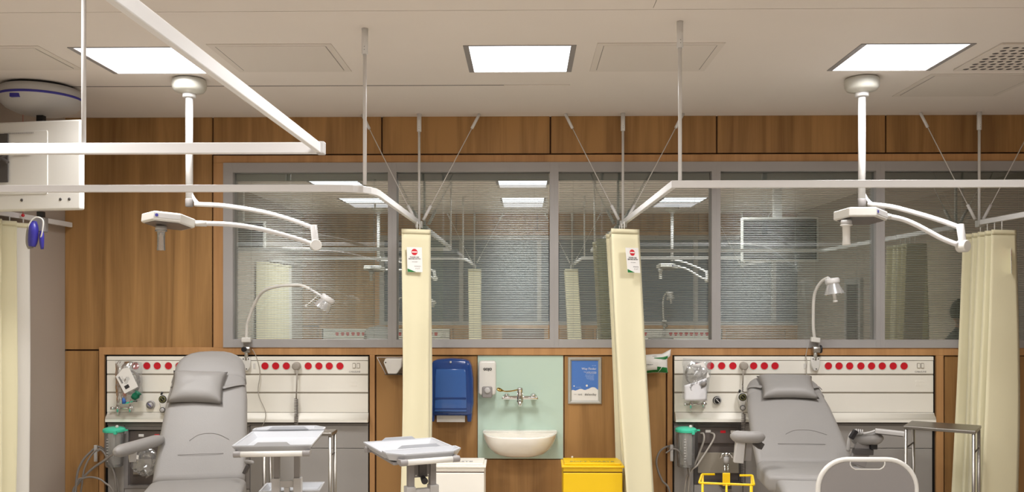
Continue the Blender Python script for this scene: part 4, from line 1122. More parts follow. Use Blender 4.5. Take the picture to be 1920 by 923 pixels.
bm = BM(); cushion(bm, [(bx - 0.272, -0.07), (bx + 0.272, -0.07), (bx + 0.272, 0.003), (bx - 0.272, 0.003)], 0.022, 0.008, Matrix.Translation((0, 0, bz - 0.014))); finish('back_ledge', bm, 'ceramic', t)
# tap
tc_ = at(975, 746, -0.07); t = thing('wall_tap', 'chrome lever mixer tap on the green splashback', 'tap', (tc_.x, 0, tc_.z - 0.07))
x, y, z = tc_
bm = BM(); tube(bm, [(x - 0.13, y, z + 0.002), (x - 0.125, y, z), (x + 0.125, y, z), (x + 0.13, y, z + 0.002)], [0.012, 0.0155, 0.0155, 0.012], 18); finish('bar', bm, 'chrome', t)
for s in (-1, 1):
    bm = BM(); lathe(bm, [(0.026, -0.002), (0.026, 0.01), (0.015, 0.014), (0.015, 0.062)], 18, face_y(x + s * 0.098, 0.0035, z)); fl_ = finish('wall_flange', bm, 'chrome', t)
    bm = BM(); lathe(bm, [(0.014, 0.012), (0.014, 0.022), (0.006, 0.03), (0.0, 0.03)], 14, Matrix.Translation((x + s * 0.1, y, z))); finish('shut_off', bm, 'chrome', t, parent=fl_)
bm = BM(); lathe(bm, [(0.0, -0.06), (0.018, -0.058), (0.02, -0.035), (0.026, -0.025), (0.02, -0.012), (0.024, 0.0), (0.02, 0.012), (0.022, 0.022), (0.02, 0.055), (0.024, 0.06), (0.02, 0.074), (0.0, 0.076)], 22, Matrix.Translation((x, y - 0.012, z))); finish('valve_body', bm, 'chrome', t)
bm = BM(); tube(bm, catmull([(x, y - 0.02, z - 0.01), (x, y - 0.09, z - 0.005), (x, y - 0.13, z - 0.018), (x, y - 0.14, z - 0.04)], 5), 0.011, 12); finish('spout', bm, 'chrome', t)
bm = BM(); P = catmull([(x, y - 0.012, z + 0.062), (x - 0.06, y - 0.03, z + 0.052), (x - 0.105, y - 0.045, z + 0.05), (x - 0.125, y - 0.05, z + 0.056), (x - 0.15, y - 0.055, z + 0.064), (x - 0.168, y - 0.058, z + 0.07)], 4)
n = len(P); tube(bm, P, [0.006 if i < n * 0.55 else 0.006 + 0.012 * math.sin((i / n - 0.55) / 0.45 * PI) for i in range(n)], 12, sx=0.5); finish('lever', bm, 'brass', t)
# soap dispenser
sc_ = at(914.5, 709, -0.0); t = thing('soap_dispenser', 'white soap dispenser left of the tap', 'soap dispenser', (sc_.x, 0, sc_.z - 0.14))
M = face_y(sc_.x, 0.003, sc_.z)
bm = BM(); cushion(bm, rrect(0.128, 0.25, 0.022, 5, 0, 0.006), 0.10, 0.014, M, crown=0.006); finish('housing', bm, 'white_plastic', t)
bm = BM(); cushion(bm, rrect(0.076, 0.085, 0.014, 4, 0, -0.095), 0.112, 0.01, M); pu = finish('push_pad', bm, 'mid_grey', t)
bm = BM(); lathe(bm, [(0.012, 0.112), (0.022, 0.112), (0.022, 0.117), (0.012, 0.119), (0.0, 0.119)], 20, M @ Matrix.Translation((0.002, -0.082, 0))); finish('push_dome', bm, 'light_grey', t, parent=pu)
text(t, 'lettering', 'GOJO', (sc_.x + 0.003, 0.003 - 0.1075, sc_.z + 0.072), 0.024, 'ink', bold=0.001)
# towel dispenser
pc_ = at(848.5, 727, 0.0); t = thing('towel_dispenser', 'translucent blue paper towel dispenser on the wood wall', 'towel dispenser', (pc_.x, 0, pc_.z - 0.25))
M = face_y(pc_.x, -0.001, pc_.z)
out = [(-0.150, -0.19), (-0.162, -0.10), (-0.160, 0.08), (-0.148, 0.17), (-0.13, 0.205), (-0.10, 0.216), (0.0, 0.224), (0.10, 0.216), (0.13, 0.205), (0.148, 0.17), (0.160, 0.08), (0.162, -0.10), (0.150, -0.19)]
bm = BM(); cushion(bm, out[::-1], 0.16, 0.03, M, crown=0.012, n=5); finish('cover', bm, 'blue_body', t)
bm = BM(); cushion(bm, [(-0.118, -0.16), (0.118, -0.16), (0.112, 0.10), (0.105, 0.15), (-0.105, 0.15), (-0.112, 0.10)], 0.012, 0.008, M @ Matrix.Translation((0, 0, 0.160)), crown=0.006); finish('window_panel', bm, 'blue_inner', t)
bm = BM(); prism(bm, rrect(0.226, 0.014, 0.004, 2, 0, -0.062), 0.004, M @ Matrix.Translation((0, 0, 0.173))); finish('seam_rib', bm, 'blue_dark', t)
bm = BM(); prism(bm, rrect(0.235, 0.010, 0.004, 2, 0, -0.138), 0.004, M @ Matrix.Translation((0, 0, 0.170))); finish('seam_rib', bm, 'blue_dark', t)
for s in (-1, 1):
    bm = BM(); prism(bm, [(s * 0.135 - 0.014, -0.235), (s * 0.135 + 0.012, -0.235), (s * 0.135 + 0.018, -0.17), (s * 0.135 - 0.02, -0.17)], 0.15, M); finish('side_foot', bm, 'blue_dark', t, bevel=0.006)
bm = BM(); lathe(bm, [(0.0, 0.172), (0.007, 0.172), (0.008, 0.16)], 14, M @ Matrix.Translation((0.0, 0.2, 0))); finish('lock', bm, 'light_grey', t)
bm = BM(); box(bm, (-0.12, -0.19, 0.03), (0.12, -0.165, 0.14), M); finish('towel_slot', bm, 'blue_dark', t)
bm = BM(); box(bm, (-0.108, -0.245, 0.082), (0.098, -0.17, 0.086), M); finish('paper_towel', bm, 'paper', t)
# poster
q0, q1 = at(1065, 670, 0), at(1128, 758, 0); fx0, fx1, fz0, fz1 = q0.x, q1.x, q1.z, q0.z
t = thing('poster_frame', 'silver framed blue and white poster right of the basin', 'framed poster', ((fx0 + fx1) / 2, 0, fz0))
fw = 0.027
def mitre(bm, x0, z0, x1, z1, w_, prof):
    rr = []
    for i_, (d, yy) in enumerate(prof):
        rr.append([bm.verts.new(v) for v in ((x0 + d, yy, z0 + d), (x1 - d, yy, z0 + d), (x1 - d, yy, z1 - d), (x0 + d, yy, z1 - d))])
    for a_, b_ in zip(rr, rr[1:]):
        for k in range(4): bm.faces.new((a_[k], a_[(k + 1) % 4], b_[(k + 1) % 4], b_[k]))
bm = BM(); mitre(bm, fx0, fz0, fx1, fz1, fw, [(0, -0.0005), (0, -0.009), (0.006, -0.015), (0.016, -0.015), (0.024, -0.008), (0.027, -0.003)]); finish('frame', bm, 'alu', t)
ix0, ix1, iz0, iz1 = fx0 + 0.025, fx1 - 0.025, fz0 + 0.025, fz1 - 0.025; iw, ih = ix1 - ix0, iz1 - iz0
bm = BM(); box(bm, (ix0, -0.0025, iz0), (ix1, -0.0008, iz1)); pp = finish('print_sheet', bm, 'paper', t)
cl = [(0, .255), (.05, .268), (.1, .262), (.14, .25), (.2, .262), (.25, .275), (.3, .292), (.36, .297), (.42, .285), (.47, .268), (.53, .268), (.58, .285), (.63, .292), (.68, .31), (.74, .332), (.8, .338), (.87, .332), (.93, .305), (.97, .278), (1, .272)]
bm = BM(); prism(bm, [(ix0 + a_ * iw, iz0 + b_ * ih) for a_, b_ in cl] + [(ix1, iz1), (ix0, iz1)], 0.0006, Matrix.Translation((0, -0.0026, 0)) @ Matrix.Rotation(PI / 2, 4, 'X')); finish('blue_print', bm, 'poster_blue', t, parent=pp)
def pt(s, u, v, sz, m, al='RIGHT'): text(t, 'lettering', s, (ix0 + u * iw, -0.0034, iz0 + v * ih), sz, m, parent=pp, align=al)
pt('our care', .92, .875, 0.009, 'poster_pale'); pt('Way Finder', .93, .795, 0.023, 'paper'); pt('Your guide to finding', .93, .715, 0.011, 'paper'); pt('us in the hospital', .93, .685, 0.011, 'paper')
for k in range(6): pt(('ask our staff for help', 'when you arrive here', 'and they will show', 'you the right place', 'to wait until you', 'are called')[k], .84, .64 - k * .024, 0.0075, 'poster_pale')
pt('NHS', .40, .15, 0.016, 'ink'); pt('#alexday', .93, .155, 0.024, 'ink'); pt('trust', .19, .16, 0.010, 'ink_soft'); pt('visit us online', .36, .335, 0.007, 'poster_pale')
for (u, v, r_) in ((.575, .375, .008), (.1, .365, .005)):
    bm = BM(); disc(bm, ix0 + u * iw, -0.0034, iz0 + v * ih, r_, 0.0006, 12); finish('emblem', bm, 'paper', t, parent=pp)
# acrylic holder
h0 = at(705, 671, -0.06); h1 = at(765, 703, -0.06)
t = thing('leaflet_holder', 'clear acrylic wall holder left of the middle left curtain', 'leaflet holder', ((h0.x + h1.x) / 2, 0, h1.z))
xa, xb, za, zb_ = h0.x, h1.x, h1.z, h0.z; sk = 0.065
bm = BM(); prism(bm, [(xa + sk, za), (xb, za), (xb, zb_), (xa, zb_)], 0.003, Matrix.Translation((0, -0.012, 0)) @ Matrix.Rotation(PI / 2, 4, 'X')); fr_ = finish('front_sheet', bm, 'acrylic', t)
bm = BM()
e = 0.0025
for a_, b_ in (((xa, zb_), (xb, zb_)), ((xa, zb_), (xa + sk, za)), ((xa + sk, za), (xb, za))):
    tube(bm, [(a_[0], -0.014, a_[1]), (b_[0], -0.014, b_[1])], e, 6)
finish('polished_edge', bm, 'cloth_white', t, parent=fr_)
bm = BM(); box(bm, (xa + sk, -0.075, za), (xb, 0.0, za + 0.003)); finish('base_sheet', bm, 'acrylic', t)
bm = BM(); xm = at(737, 685, -0.05).x
prism(bm, [(xm - 0.068, zb_ - 0.035), (xm - 0.055, zb_ - 0.006), (xm + 0.07, zb_ - 0.006), (xm + 0.062, za + 0.055), (xm + 0.03, za + 0.006), (xm - 0.035, za + 0.006)], 0.05, Matrix.Translation((0, -0.018, 0)) @ Matrix.Rotation(PI / 2, 4, 'X')); b_ = finish('wedge_insert', bm, 'paper', t, bevel=0.006)
bm = BM(); disc(bm, xm - 0.052, -0.068, zb_ - 0.035, 0.005, 0.001, 10); finish('screw', bm, 'ink', t, parent=b_)
# wipes pack
c = at(1224, 682, -0.09); t = thing('wipes_pack', 'white and green wipes pack on the wall right of the curtain', 'wipes pack', (c.x, -0.09, c.z - 0.09))
W_, H_ = 0.225, 0.145
def fw_(side):
    def f(u, v):
        a_ = 2 * u - 1; b_ = 2 * v - 1; e = (max(0, 1 - abs(a_) ** 2.6)) ** .8 * (max(0, 1 - abs(b_) ** 2.6)) ** .8
        pin = 1 - 0.07 * (1 - a_ * a_) * 1.0
        xx = c.x + W_ / 2 * a_ * (1 - 0.05 * (1 - b_ * b_)); zz_ = c.z + H_ / 2 * b_ * pin + 0.012 * a_
        if a_ > .6 and b_ > .5: xx += 0.02 * (a_ - .6) * 2.5; zz_ += 0.03 * (a_ - .6) * 2.5 * (b_ - .5) * 2
        return Vector((xx, -0.08 + side * (0.055 * e + 0.002) + 0.004 * noise.noise(Vector((a_ * 4, b_ * 4, side))) * (e > 0), zz_ - 0.01 * max(0, a_)))
    return f
bm = BM(); sheet(bm, fw_(-1), 24, 16); sheet(bm, fw_(1), 24, 16); bmesh.ops.remove_doubles(bm, verts=bm.verts[:], dist=0.0045)
pk = finish('pack', bm, 'paper', t)
ff = fw_(-1)
def patch(pts_uv, m, name, nn=10):
    """printed patch following the pack's front"""
    bm = BM(); (u0, va0, vb0), (u1, va1, vb1) = pts_uv
    def f(s, r):
        u = u0 + (u1 - u0) * s; v = (va0 + (va1 - va0) * s) * (1 - r) + (vb0 + (vb1 - vb0) * s) * r
        p = ff(u, v); p.y -= 0.0012; return p
    sheet(bm, f, nn, 5); finish(name, bm, m, t, parent=pk)
patch(((0.02, 0.02, 0.16), (0.62, 0.02, 0.18)), 'sign_green', 'green_print'); patch(((0.62, 0.02, 0.36), (0.985, 0.02, 0.28)), 'sign_green', 'green_print'); patch(((0.52, 0.80, 0.83), (0.93, 0.70, 0.84)), 'sign_green', 'green_print')
pz = lambda u, v: ff(u, v) + Vector((0, -0.003, 0))
bm = BM(); tube(bm, [pz(.66, .03), pz(.72, .17), pz(.78, .33)], 0.0025, 6); finish('white_stripe', bm, 'paper', t, parent=pk)
text(t, 'lettering', 'Disinfectant', pz(.33, .50), 0.013, 'ink', parent=pk); text(t, 'lettering', 'wipes', pz(.22, .43), 0.010, 'ink', parent=pk); text(t, 'lettering', 'antibac', pz(.55, .90), 0.012, 'ink', parent=pk)
bm = BM(); box(bm, (c.x - 0.08, -0.03, c.z - 0.04), (c.x + 0.06, -0.0005, c.z - 0.02)); finish('wall_bracket', bm, 'mid_grey', t)
# ------------------------------------------------------------------ treatment chairs
def treatment_chair(label, hinge, top, hw, seat_len, pillow, arms, seat_px_shift=0.0, head_scale=1.0, pil_rot=0.0):
    hg, tp = Vector(hinge), Vector(top); b = (tp - hg); L = b.length; b.normalize()
    fr = Vector((-b.x, -b.y, 0)).normalized(); ac = Vector((-fr.y, fr.x, 0)).normalized()
    if ac.x < 0: ac = -ac
    n = ac.cross(b).normalized()
    if n.dot(fr) < 0: n = -n
    M = Matrix(((ac.x, b.x, n.x, hg.x), (ac.y, b.y, n.y, hg.y), (ac.z, b.z, n.z, hg.z), (0, 0, 0, 1)))
    base = hg + fr * 0.15; base.z = 0
    t = thing('treatment_chair', label, 'treatment chair', base, 'grey reclining treatment chairs')
    def outl(s0, v0, k=1.0):
        pts = [(-hw * k, v0), (hw * k, v0)]
        if v0 < 0.3: pts += [(hw * 0.985 * k, L * 0.3), (hw * 0.93 * k, L * 0.62)]
        rx = hw * 0.80 * head_scale * k; pts += [(hw * 0.865 * head_scale * k, L * 0.76)] if v0 < L * 0.74 else []
        for i in range(13):
            a_ = PI * i / 12
            cx_ = math.copysign(abs(math.cos(a_)) ** 0.75, math.cos(a_)); pts.append((rx * cx_ * 1.04, L * 0.83 + (L * 0.17 + (k - 1) * hw) * abs(math.sin(a_)) ** 0.85))
        if v0 < L * 0.74: pts += [(-hw * 0.865 * head_scale * k, L * 0.76)]
        if v0 < 0.3: pts += [(-hw * 0.93 * k, L * 0.62), (-hw * 0.985 * k, L * 0.3)]
        return pts
    bm = BM(); cushion(bm, outl(0, 0.0), 0.10, 0.04, M @ Matrix.Translation((0, 0, -0.10)), crown=0.012, n=5)
    bk = finish('backrest', bm, 'vinyl_grey', t)
    # stitched seam lines
    for vv, hf in ((0.17, 0.5), ):
        bm = BM(); tube(bm, [M @ Vector((-hw * hf, L * vv, 0.0085)), M @ Vector((0, L * vv, 0.0125)), M @ Vector((hw * hf, L * vv, 0.0085))], 0.0015, 5); finish('seam', bm, 'seam_grey', t, parent=bk)
    bm = BM(); tube(bm, catmull([M @ Vector((x_, L * v_, 0.011)) for x_, v_ in ((-hw * .28, .27), (-hw * .1, .31), (hw * .12, .32), (hw * .35, .31), (hw * .6, .27))], 4), 0.0012, 5); finish('seam', bm, 'seam_grey', t, parent=bk)
    # head cover slipped over the top
    v0 = L * 0.755; k = 1.018
    bm = BM(); o2 = [(-hw * 0.885 * head_scale, v0)] + [(0, v0 - 0.012)] + [(hw * 0.885 * head_scale, v0)] + outl(0, L * 0.8, k)[2:]
    cushion(bm, o2, 0.116, 0.044, M @ Matrix.Translation((0, 0, -0.108)), crown=0.008, n=5); finish('head_cover', bm, 'vinyl_grey', t)
    # pillow
    pc_x, pc_v, pw, phh = pillow
    Mp = M @ Matrix.Translation((pc_x, L * pc_v, 0.03)) @ Matrix.Rotation(pil_rot, 4, 'Z')
    def pf(s):
        def f(u, v):
            a_, c_ = 2 * u - 1, 2 * v - 1; e = ((1 - a_ ** 4) * (1 - c_ ** 4)); e = max(0, e) ** 0.5
            xx = pw / 2 * a_ * (1 - 0.09 * (1 - c_ * c_)); yy = phh / 2 * c_ * (1 - 0.10 * (1 - a_ * a_))
            return Mp @ Vector((xx, yy, s * (0.055 if s > 0 else 0.02) * e + 0.004 * noise.noise(Vector((a_ * 3, c_ * 3, 1))) * e))
        return f
    bm = BM(); sheet(bm, pf(1), 20, 16); sheet(bm, pf(-1), 20, 16); bmesh.ops.remove_doubles(bm, verts=bm.verts[:], dist=0.0005)
    pl = finish('pillow', bm, 'vinyl_grey', t)
    for s in (-1, 1):
        bm = BM(); q0 = Mp @ Vector((s * pw * 0.45, 0.0, 0.0)); q1 = M @ Vector((s * hw * 0.80 * head_scale, L * (pc_v + 0.035), 0.008)); q2 = M @ Vector((s * hw * 0.86 * head_scale, L * (pc_v + 0.04), -0.012))
        tube(bm, catmull([q0, (q0 + q1) / 2 + n * 0.004, q1, q2], 4), 0.012, 10, sx=0.25); finish('strap', bm, 'vinyl_grey', t, parent=pl)
    # seat and leg rest
    S = Matrix(((ac.x, -fr.x, 0, hg.x), (ac.y, -fr.y, 0, hg.y), (0, 0, 1, hg.z), (0, 0, 0, 1)))   # local y points back to the wall
    sl = seat_len
    seat_o = [(-hw * 1.02, -sl + 0.0), (hw * 1.02, -sl), (hw * 1.04, -0.02), (hw * 0.9, 0.06), (-hw * 0.9, 0.06), (-hw * 1.04, -0.02)]
    bm = BM(); cushion(bm, seat_o, 0.12, 0.035, S @ Matrix.Translation((0, 0, -0.125)), crown=0.012, n=5); finish('seat', bm, 'vinyl_grey', t)
    leg_o = [(-hw * 0.82, -0.42), (hw * 0.82, -0.42), (hw * 0.92, -0.02), (-hw * 0.92, -0.02)]
    bm = BM(); cushion(bm, leg_o, 0.11, 0.035, S @ Matrix.Translation((0, -sl - 0.005, -0.118)) @ Matrix.Rotation(math.radians(14), 4, 'X'), crown=0.008, n=5); finish('leg_rest', bm, 'vinyl_grey', t)
    # understructure
    bm = BM(); box(bm, (-hw * 0.75, -sl + 0.04, -0.17), (hw * 0.75, 0.04, -0.125), S); finish('seat_frame', bm, 'light_grey', t, bevel=0.004)
    bm = BM(); h0_ = -hg.z + 0.14; box(bm, (-0.12, -sl * 0.7, h0_), (0.12, -sl * 0.2, -0.17), S); finish('column', bm, 'light_grey', t, bevel=0.01)
    bm = BM(); box(bm, (-0.27, -sl - 0.12, -hg.z + 0.08), (0.27, 0.12, h0_), S); finish('base', bm, 'mid_grey', t, bevel=0.02)
    for sx_ in (-0.23, 0.23):
        for sy_ in (-sl - 0.06, 0.06):
            bm = BM(); c_ = S @ Vector((sx_, sy_, -hg.z + 0.045)); tube(bm, [c_ - ac * 0.02, c_ + ac * 0.02], 0.044, 18); finish('caster', bm, 'near_black', t)
    bm = BM(); box(bm, (-hw * 0.5, 0.05, -0.135), (hw * 0.5, L * 0.72, -0.10), M); finish('back_frame', bm, 'mid_grey', t, bevel=0.004)
    for P, rr, br, brm, nbr in arms:
        bm = BM(); pts = catmull([at(*q) for q in P], 6); nn_ = len(pts)
        rads = [rr * (0.55 + 0.45 * min(1, math.sin(min(1, (i + 0.5) / nn_ * 5, (nn_ - i - 0.5) / nn_ * 5) * PI / 2))) for i in range(nn_)]
        e0 = (pts[0] - pts[1]).normalized() * rr * 0.35; e1 = (pts[-1] - pts[-2]).normalized() * rr * 0.35
        tube(bm, [pts[0] + e0] + pts + [pts[-1] + e1], [rr * 0.25] + rads + [rr * 0.25], 16); ar = finish('armrest', bm, 'vinyl_grey', t)
        for (q0, q1, wd, m_) in br:
            a0, a1 = at(*q0), at(*q1); d_ = (a1 - a0); Lb = d_.length
            Mb = Matrix.Translation(a0) @ d_.to_track_quat('Z', 'X').to_matrix().to_4x4()
            bm = BM(); box(bm, (-wd / 2, -0.02, 0), (wd / 2, 0.02, Lb), Mb); finish('arm_bracket', bm, m_, t, parent=ar, bevel=0.004)
    return t, M, L
h1 = at(372, 900, -1.15); h1.z = 0.673
t1p = at(397, 656, -0.46)
chair1, M1, L1 = treatment_chair('grey reclining treatment chair at the left with upright back and square pillow', h1, t1p, 0.272, 0.46, (-0.06, 0.665, 0.35, 0.27),
    [([(218, 848, -1.42), (240, 842, -1.3), (275, 832, -1.15), (303, 824, -1.02)], 0.038,
      [((250, 838, -1.27), (248, 862, -1.22), 0.05, 'light_grey')], 'light_grey', 0),
     ([(460, 866, -1.15), (468, 867, -1.2), (474, 868, -1.25)], 0.013, [((466, 872, -1.2), (458, 888, -1.2), 0.02, 'dark_grey')], 'dark_grey', 0)], pil_rot=-0.06)
h2 = at(1512, 866, -0.97); t2p = at(1463, 702, -0.15)
chair2, M2, L2 = treatment_chair('grey reclining treatment chair at the right with lowered back and square pillow', h2, t2p, 0.297, 0.42, (0.012, 0.79, 0.385, 0.27),
    [([(1373, 818, -1.2), (1400, 820, -1.22), (1430, 820, -1.2)], 0.036,
      [((1388, 827, -1.2), (1384, 868, -1.2), 0.055, 'light_grey'), ((1403, 827, -1.18), (1400, 862, -1.15), 0.05, 'mid_grey'), ((1412, 826, -1.16), (1428, 838, -1.14), 0.04, 'dark_grey')], 'light_grey', 0),
     ([(1600, 824, -1.05), (1625, 823, -1.1), (1652, 822, -1.15)], 0.038,
      [((1620, 830, -1.08), (1606, 872, -1.08), 0.10, 'mid_grey'), ((1636, 829, -1.1), (1636, 842, -1.1), 0.06, 'near_black'), ((1600, 846, -1.1), (1636, 848, -1.1), 0.035, 'dark_grey')], 'mid_grey', 0)], head_scale=1.0)
# remote on the right armrest
a_ = at(1641, 808, -1.16); b_ = at(1696, 814, -1.22); d_ = b_ - a_
t = thing('remote_control', 'long white remote lying on the right armrest of the right treatment chair', 'remote control', (a_ + b_) / 2 - Vector((0, 0, 0.012)))
Mr = Matrix.Translation(a_) @ d_.to_track_quat('X', 'Z').to_matrix().to_4x4()
bm = BM(); box(bm, (0, -0.028, -0.012), (d_.length, 0.028, 0.012), Mr); finish('body', bm, 'light_grey', t, bevel=0.004)
bm = BM(); box(bm, (0.01, -0.024, -0.016), (d_.length - 0.01, 0.024, -0.0122), Mr); finish('underside', bm, 'dark_grey', t)
bm = BM(); P = catmull([a_, at(1632, 811, -1.15), at(1622, 813, -1.13), at(1614, 812, -1.12)], 4); tube(bm, P, 0.007, 8); finish('cable_sleeve', bm, 'light_grey', t)
bm = BM(); tube(bm, helix(at(1618, 811, -1.12), at(1603, 809, -1.1), 0.013, 4, 12), 0.004, 8); finish('cable_coil', bm, 'light_grey', t)
bm = BM(); tube(bm, catmull([at(1605, 808, -1.1), at(1596, 815, -1.1), at(1592, 828, -1.1), at(1590, 845, -1.08)], 5), 0.012, 10); finish('cable', bm, 'light_grey', t)
bm = BM(); q = at(1600, 815, -1.125); cbox(bm, (0, 0, 0), (0.03, 0.03, 0.06), Matrix.Translation(q) @ Matrix.Rotation(0.55, 4, 'Y')); finish('cable_clip', bm, 'near_black', t, bevel=0.006)

# ------------------------------------------------------------------ tray trolleys
def trolley(label, cx_, cy_, rot, zt=1.05, w_=0.385, l_=0.60, zs_=0.80):
    t = thing('tray_trolley', label, 'tray trolley', (cx_, cy_, 0), 'white tray trolleys')
    T = Matrix.Translation((cx_, cy_, 0)) @ Matrix.Rotation(math.radians(rot), 4, 'Z')
    def pan(bm, out, z, depth, ins):
        rr = []
        for off, zz in ((ins * 0.6, z - depth), (0.0, z - 0.006), (0.0, z), (0.010, z), (0.012, z - 0.004), (ins, z - depth + 0.004)):
            rr.append([bm.verts.new(T @ Vector((p[0], p[1], zz))) for p in offset(out, off)])
        m = len(out)
        for a_, b_ in zip(rr, rr[1:]):
            for i in range(m): bm.faces.new((a_[i], a_[(i + 1) % m], b_[(i + 1) % m], b_[i]))
        bm.faces.new(rr[0][::-1]); bm.faces.new(rr[-1])
    ys = l_ / 2 - 0.15
    bm = BM(); pan(bm, [(-w_ / 2, -l_ / 2), (w_ / 2, -l_ / 2), (w_ / 2, ys), (-w_ / 2, ys)], zt, 0.034, 0.036); tr_ = finish('tray', bm, 'tray_white', t)
    bm = BM(); prism(bm, [(-0.09, 0), (0.09, 0), (0.07, 0.015), (-0.07, 0.015)], 0.006, T @ Matrix.Translation((0, -l_ / 2 + 0.006, zt - 0.001)) @ Matrix.Rotation(PI / 2, 4, 'X')); finish('raised_lip', bm, 'tray_white', t, parent=tr_)
    o2 = [(-w_ / 2, ys + 0.002), (w_ / 2, ys + 0.002), (w_ / 2, l_ / 2 - 0.075), (w_ / 2 - 0.065, l_ / 2), (-w_ / 2 + 0.065, l_ / 2), (-w_ / 2, l_ / 2 - 0.075)]
    bm = BM(); pan(bm, o2, zt + 0.008, 0.036, 0.030); finish('end_tray', bm, 'tray_white', t)
    bm = BM(); prism(bm, [(-0.11, 0), (0.11, 0), (0.085, 0.016), (-0.085, 0.016)], 0.006, T @ Matrix.Translation((0, ys, zt + 0.009)) @ Matrix.Rotation(PI / 2, 4, 'X')); finish('raised_lip', bm, 'tray_white', t)
    bm = BM(); box(bm, (-0.10, ys - 0.022, zt - 0.0305), (0.08, ys - 0.018, zt - 0.0285), T); finish('slot', bm, 'near_black', t)
    bm = BM(); box(bm, (-w_ / 2 + 0.03, -l_ / 2 + 0.03, zt - 0.05), (w_ / 2 - 0.03, l_ / 2 - 0.06, zt - 0.036), T); finish('under_frame', bm, 'mid_grey', t, bevel=0.003)
    for s in (-1, 1):
        y_ = s * (l_ / 2 + (0.012 if s < 0 else 0.012)); z_ = zt - (0.042 if s < 0 else 0.028); hwid = w_ / 2 - (0.045 if s < 0 else 0.075)
        bm = BM(); tube(bm, [T @ Vector((-hwid, y_, z_)), T @ Vector((hwid, y_, z_))], 0.014, 16); g_ = finish('handle_grip', bm, 'white_plastic', t)
        for sx_ in (-1, 1):
            bm = BM(); tube(bm, [T @ Vector((sx_ * hwid, y_, z_)), T @ Vector((sx_ * (hwid + 0.035), y_, z_))], 0.0155, 12); cbox(bm, (sx_ * (hwid + 0.026), y_ - s * 0.025, z_ + 0.002), (0.02, 0.05, 0.022), T); finish('handle_clip', bm, 'mid_grey', t, parent=g_, bevel=0.002)
    T0 = T; T = T @ Matrix.Translation((0, 0.13, 0))
    for sx_ in (-1, 1):
        bm = BM(); box(bm, (sx_ * 0.054 - 0.015, -0.018, zs_ - 0.03), (sx_ * 0.054 + 0.015, 0.018, zt - 0.05), T); finish('upright', bm, 'mid_grey', t, bevel=0.003)
        bm = BM(); box(bm, (sx_ * 0.058 - 0.022, -0.026, 0.14), (sx_ * 0.058 + 0.022, 0.026, zs_), T); finish('sleeve', bm, 'light_grey', t, bevel=0.003)
    sb = 1
    bm = BM(); box(bm, (-0.055, -0.008, 0.925), (0.055, 0.008, zt - 0.05), T); pl_ = finish('mount_plate', bm, 'mid_grey', t)
    for (a_, b_) in ((-0.045, 0.94), (0.045, 0.94), (-0.03, 0.935), (0.03, 0.935)):
        bm = BM(); cbox(bm, (a_, sb * 0.009, b_), (0.006, 0.003, 0.006), T); finish('bolt', bm, 'white_plastic', t, parent=pl_)
    bm = BM(); box(bm, (-0.018, sb * 0.008, 0.93), (0.018, sb * 0.028, zt - 0.05), T); finish('channel', bm, 'dark_grey', t, parent=pl_)
    bm = BM(); q0 = T @ Vector((0, sb * 0.02, 0.925)); q1 = T @ Vector((0.008, sb * 0.075, 0.918)); tube(bm, [q0, q1], [0.012, 0.016], 14); finish('lock_knob', bm, 'near_black', t, bevel=0.002)
    bm = BM(); box(bm, (-0.04, -0.018, zs_ - 0.05), (0.04, 0.018, zs_ - 0.015), T); box(bm, (-0.014, -0.018, zs_ - 0.1), (0.014, 0.018, zs_ - 0.05), T); finish('cross_brace', bm, 'light_grey', t, bevel=0.002)
    if rot < 90:
        bm = BM(); pan(bm, [(-0.16, 0.0 + 0.035), (0.17, 0.035), (0.17, 0.27), (-0.16, 0.27)], 0.72, 0.03, 0.03); finish('lower_tray', bm, 'tray_white', t)
    bm = BM(); T = T0; box(bm, (-0.15, -0.22, 0.09), (0.15, 0.22, 0.14), T); finish('base', bm, 'light_grey', t, bevel=0.015)
    for sx_ in (-0.13, 0.13):
        for sy_ in (-0.2, 0.2):
            bm = BM(); tube(bm, [T @ Vector((sx_ - 0.015, sy_, 0.046)), T @ Vector((sx_ + 0.015, sy_, 0.046))], 0.045, 16); cbox(bm, (sx_, sy_, 0.075), (0.045, 0.03, 0.04), T); finish('caster', bm, 'near_black', t)
    return t
trolley('white tray trolley in front of the left bedhead unit, beside the left chair', -1.288, -1.86, 6, 1.05, 0.39, 0.64, 0.80)
trolley('white tray trolley in front of the middle left curtain, turned towards the basin', -0.55, -2.215, 205, 1.05, 0.37, 0.49, 0.885)

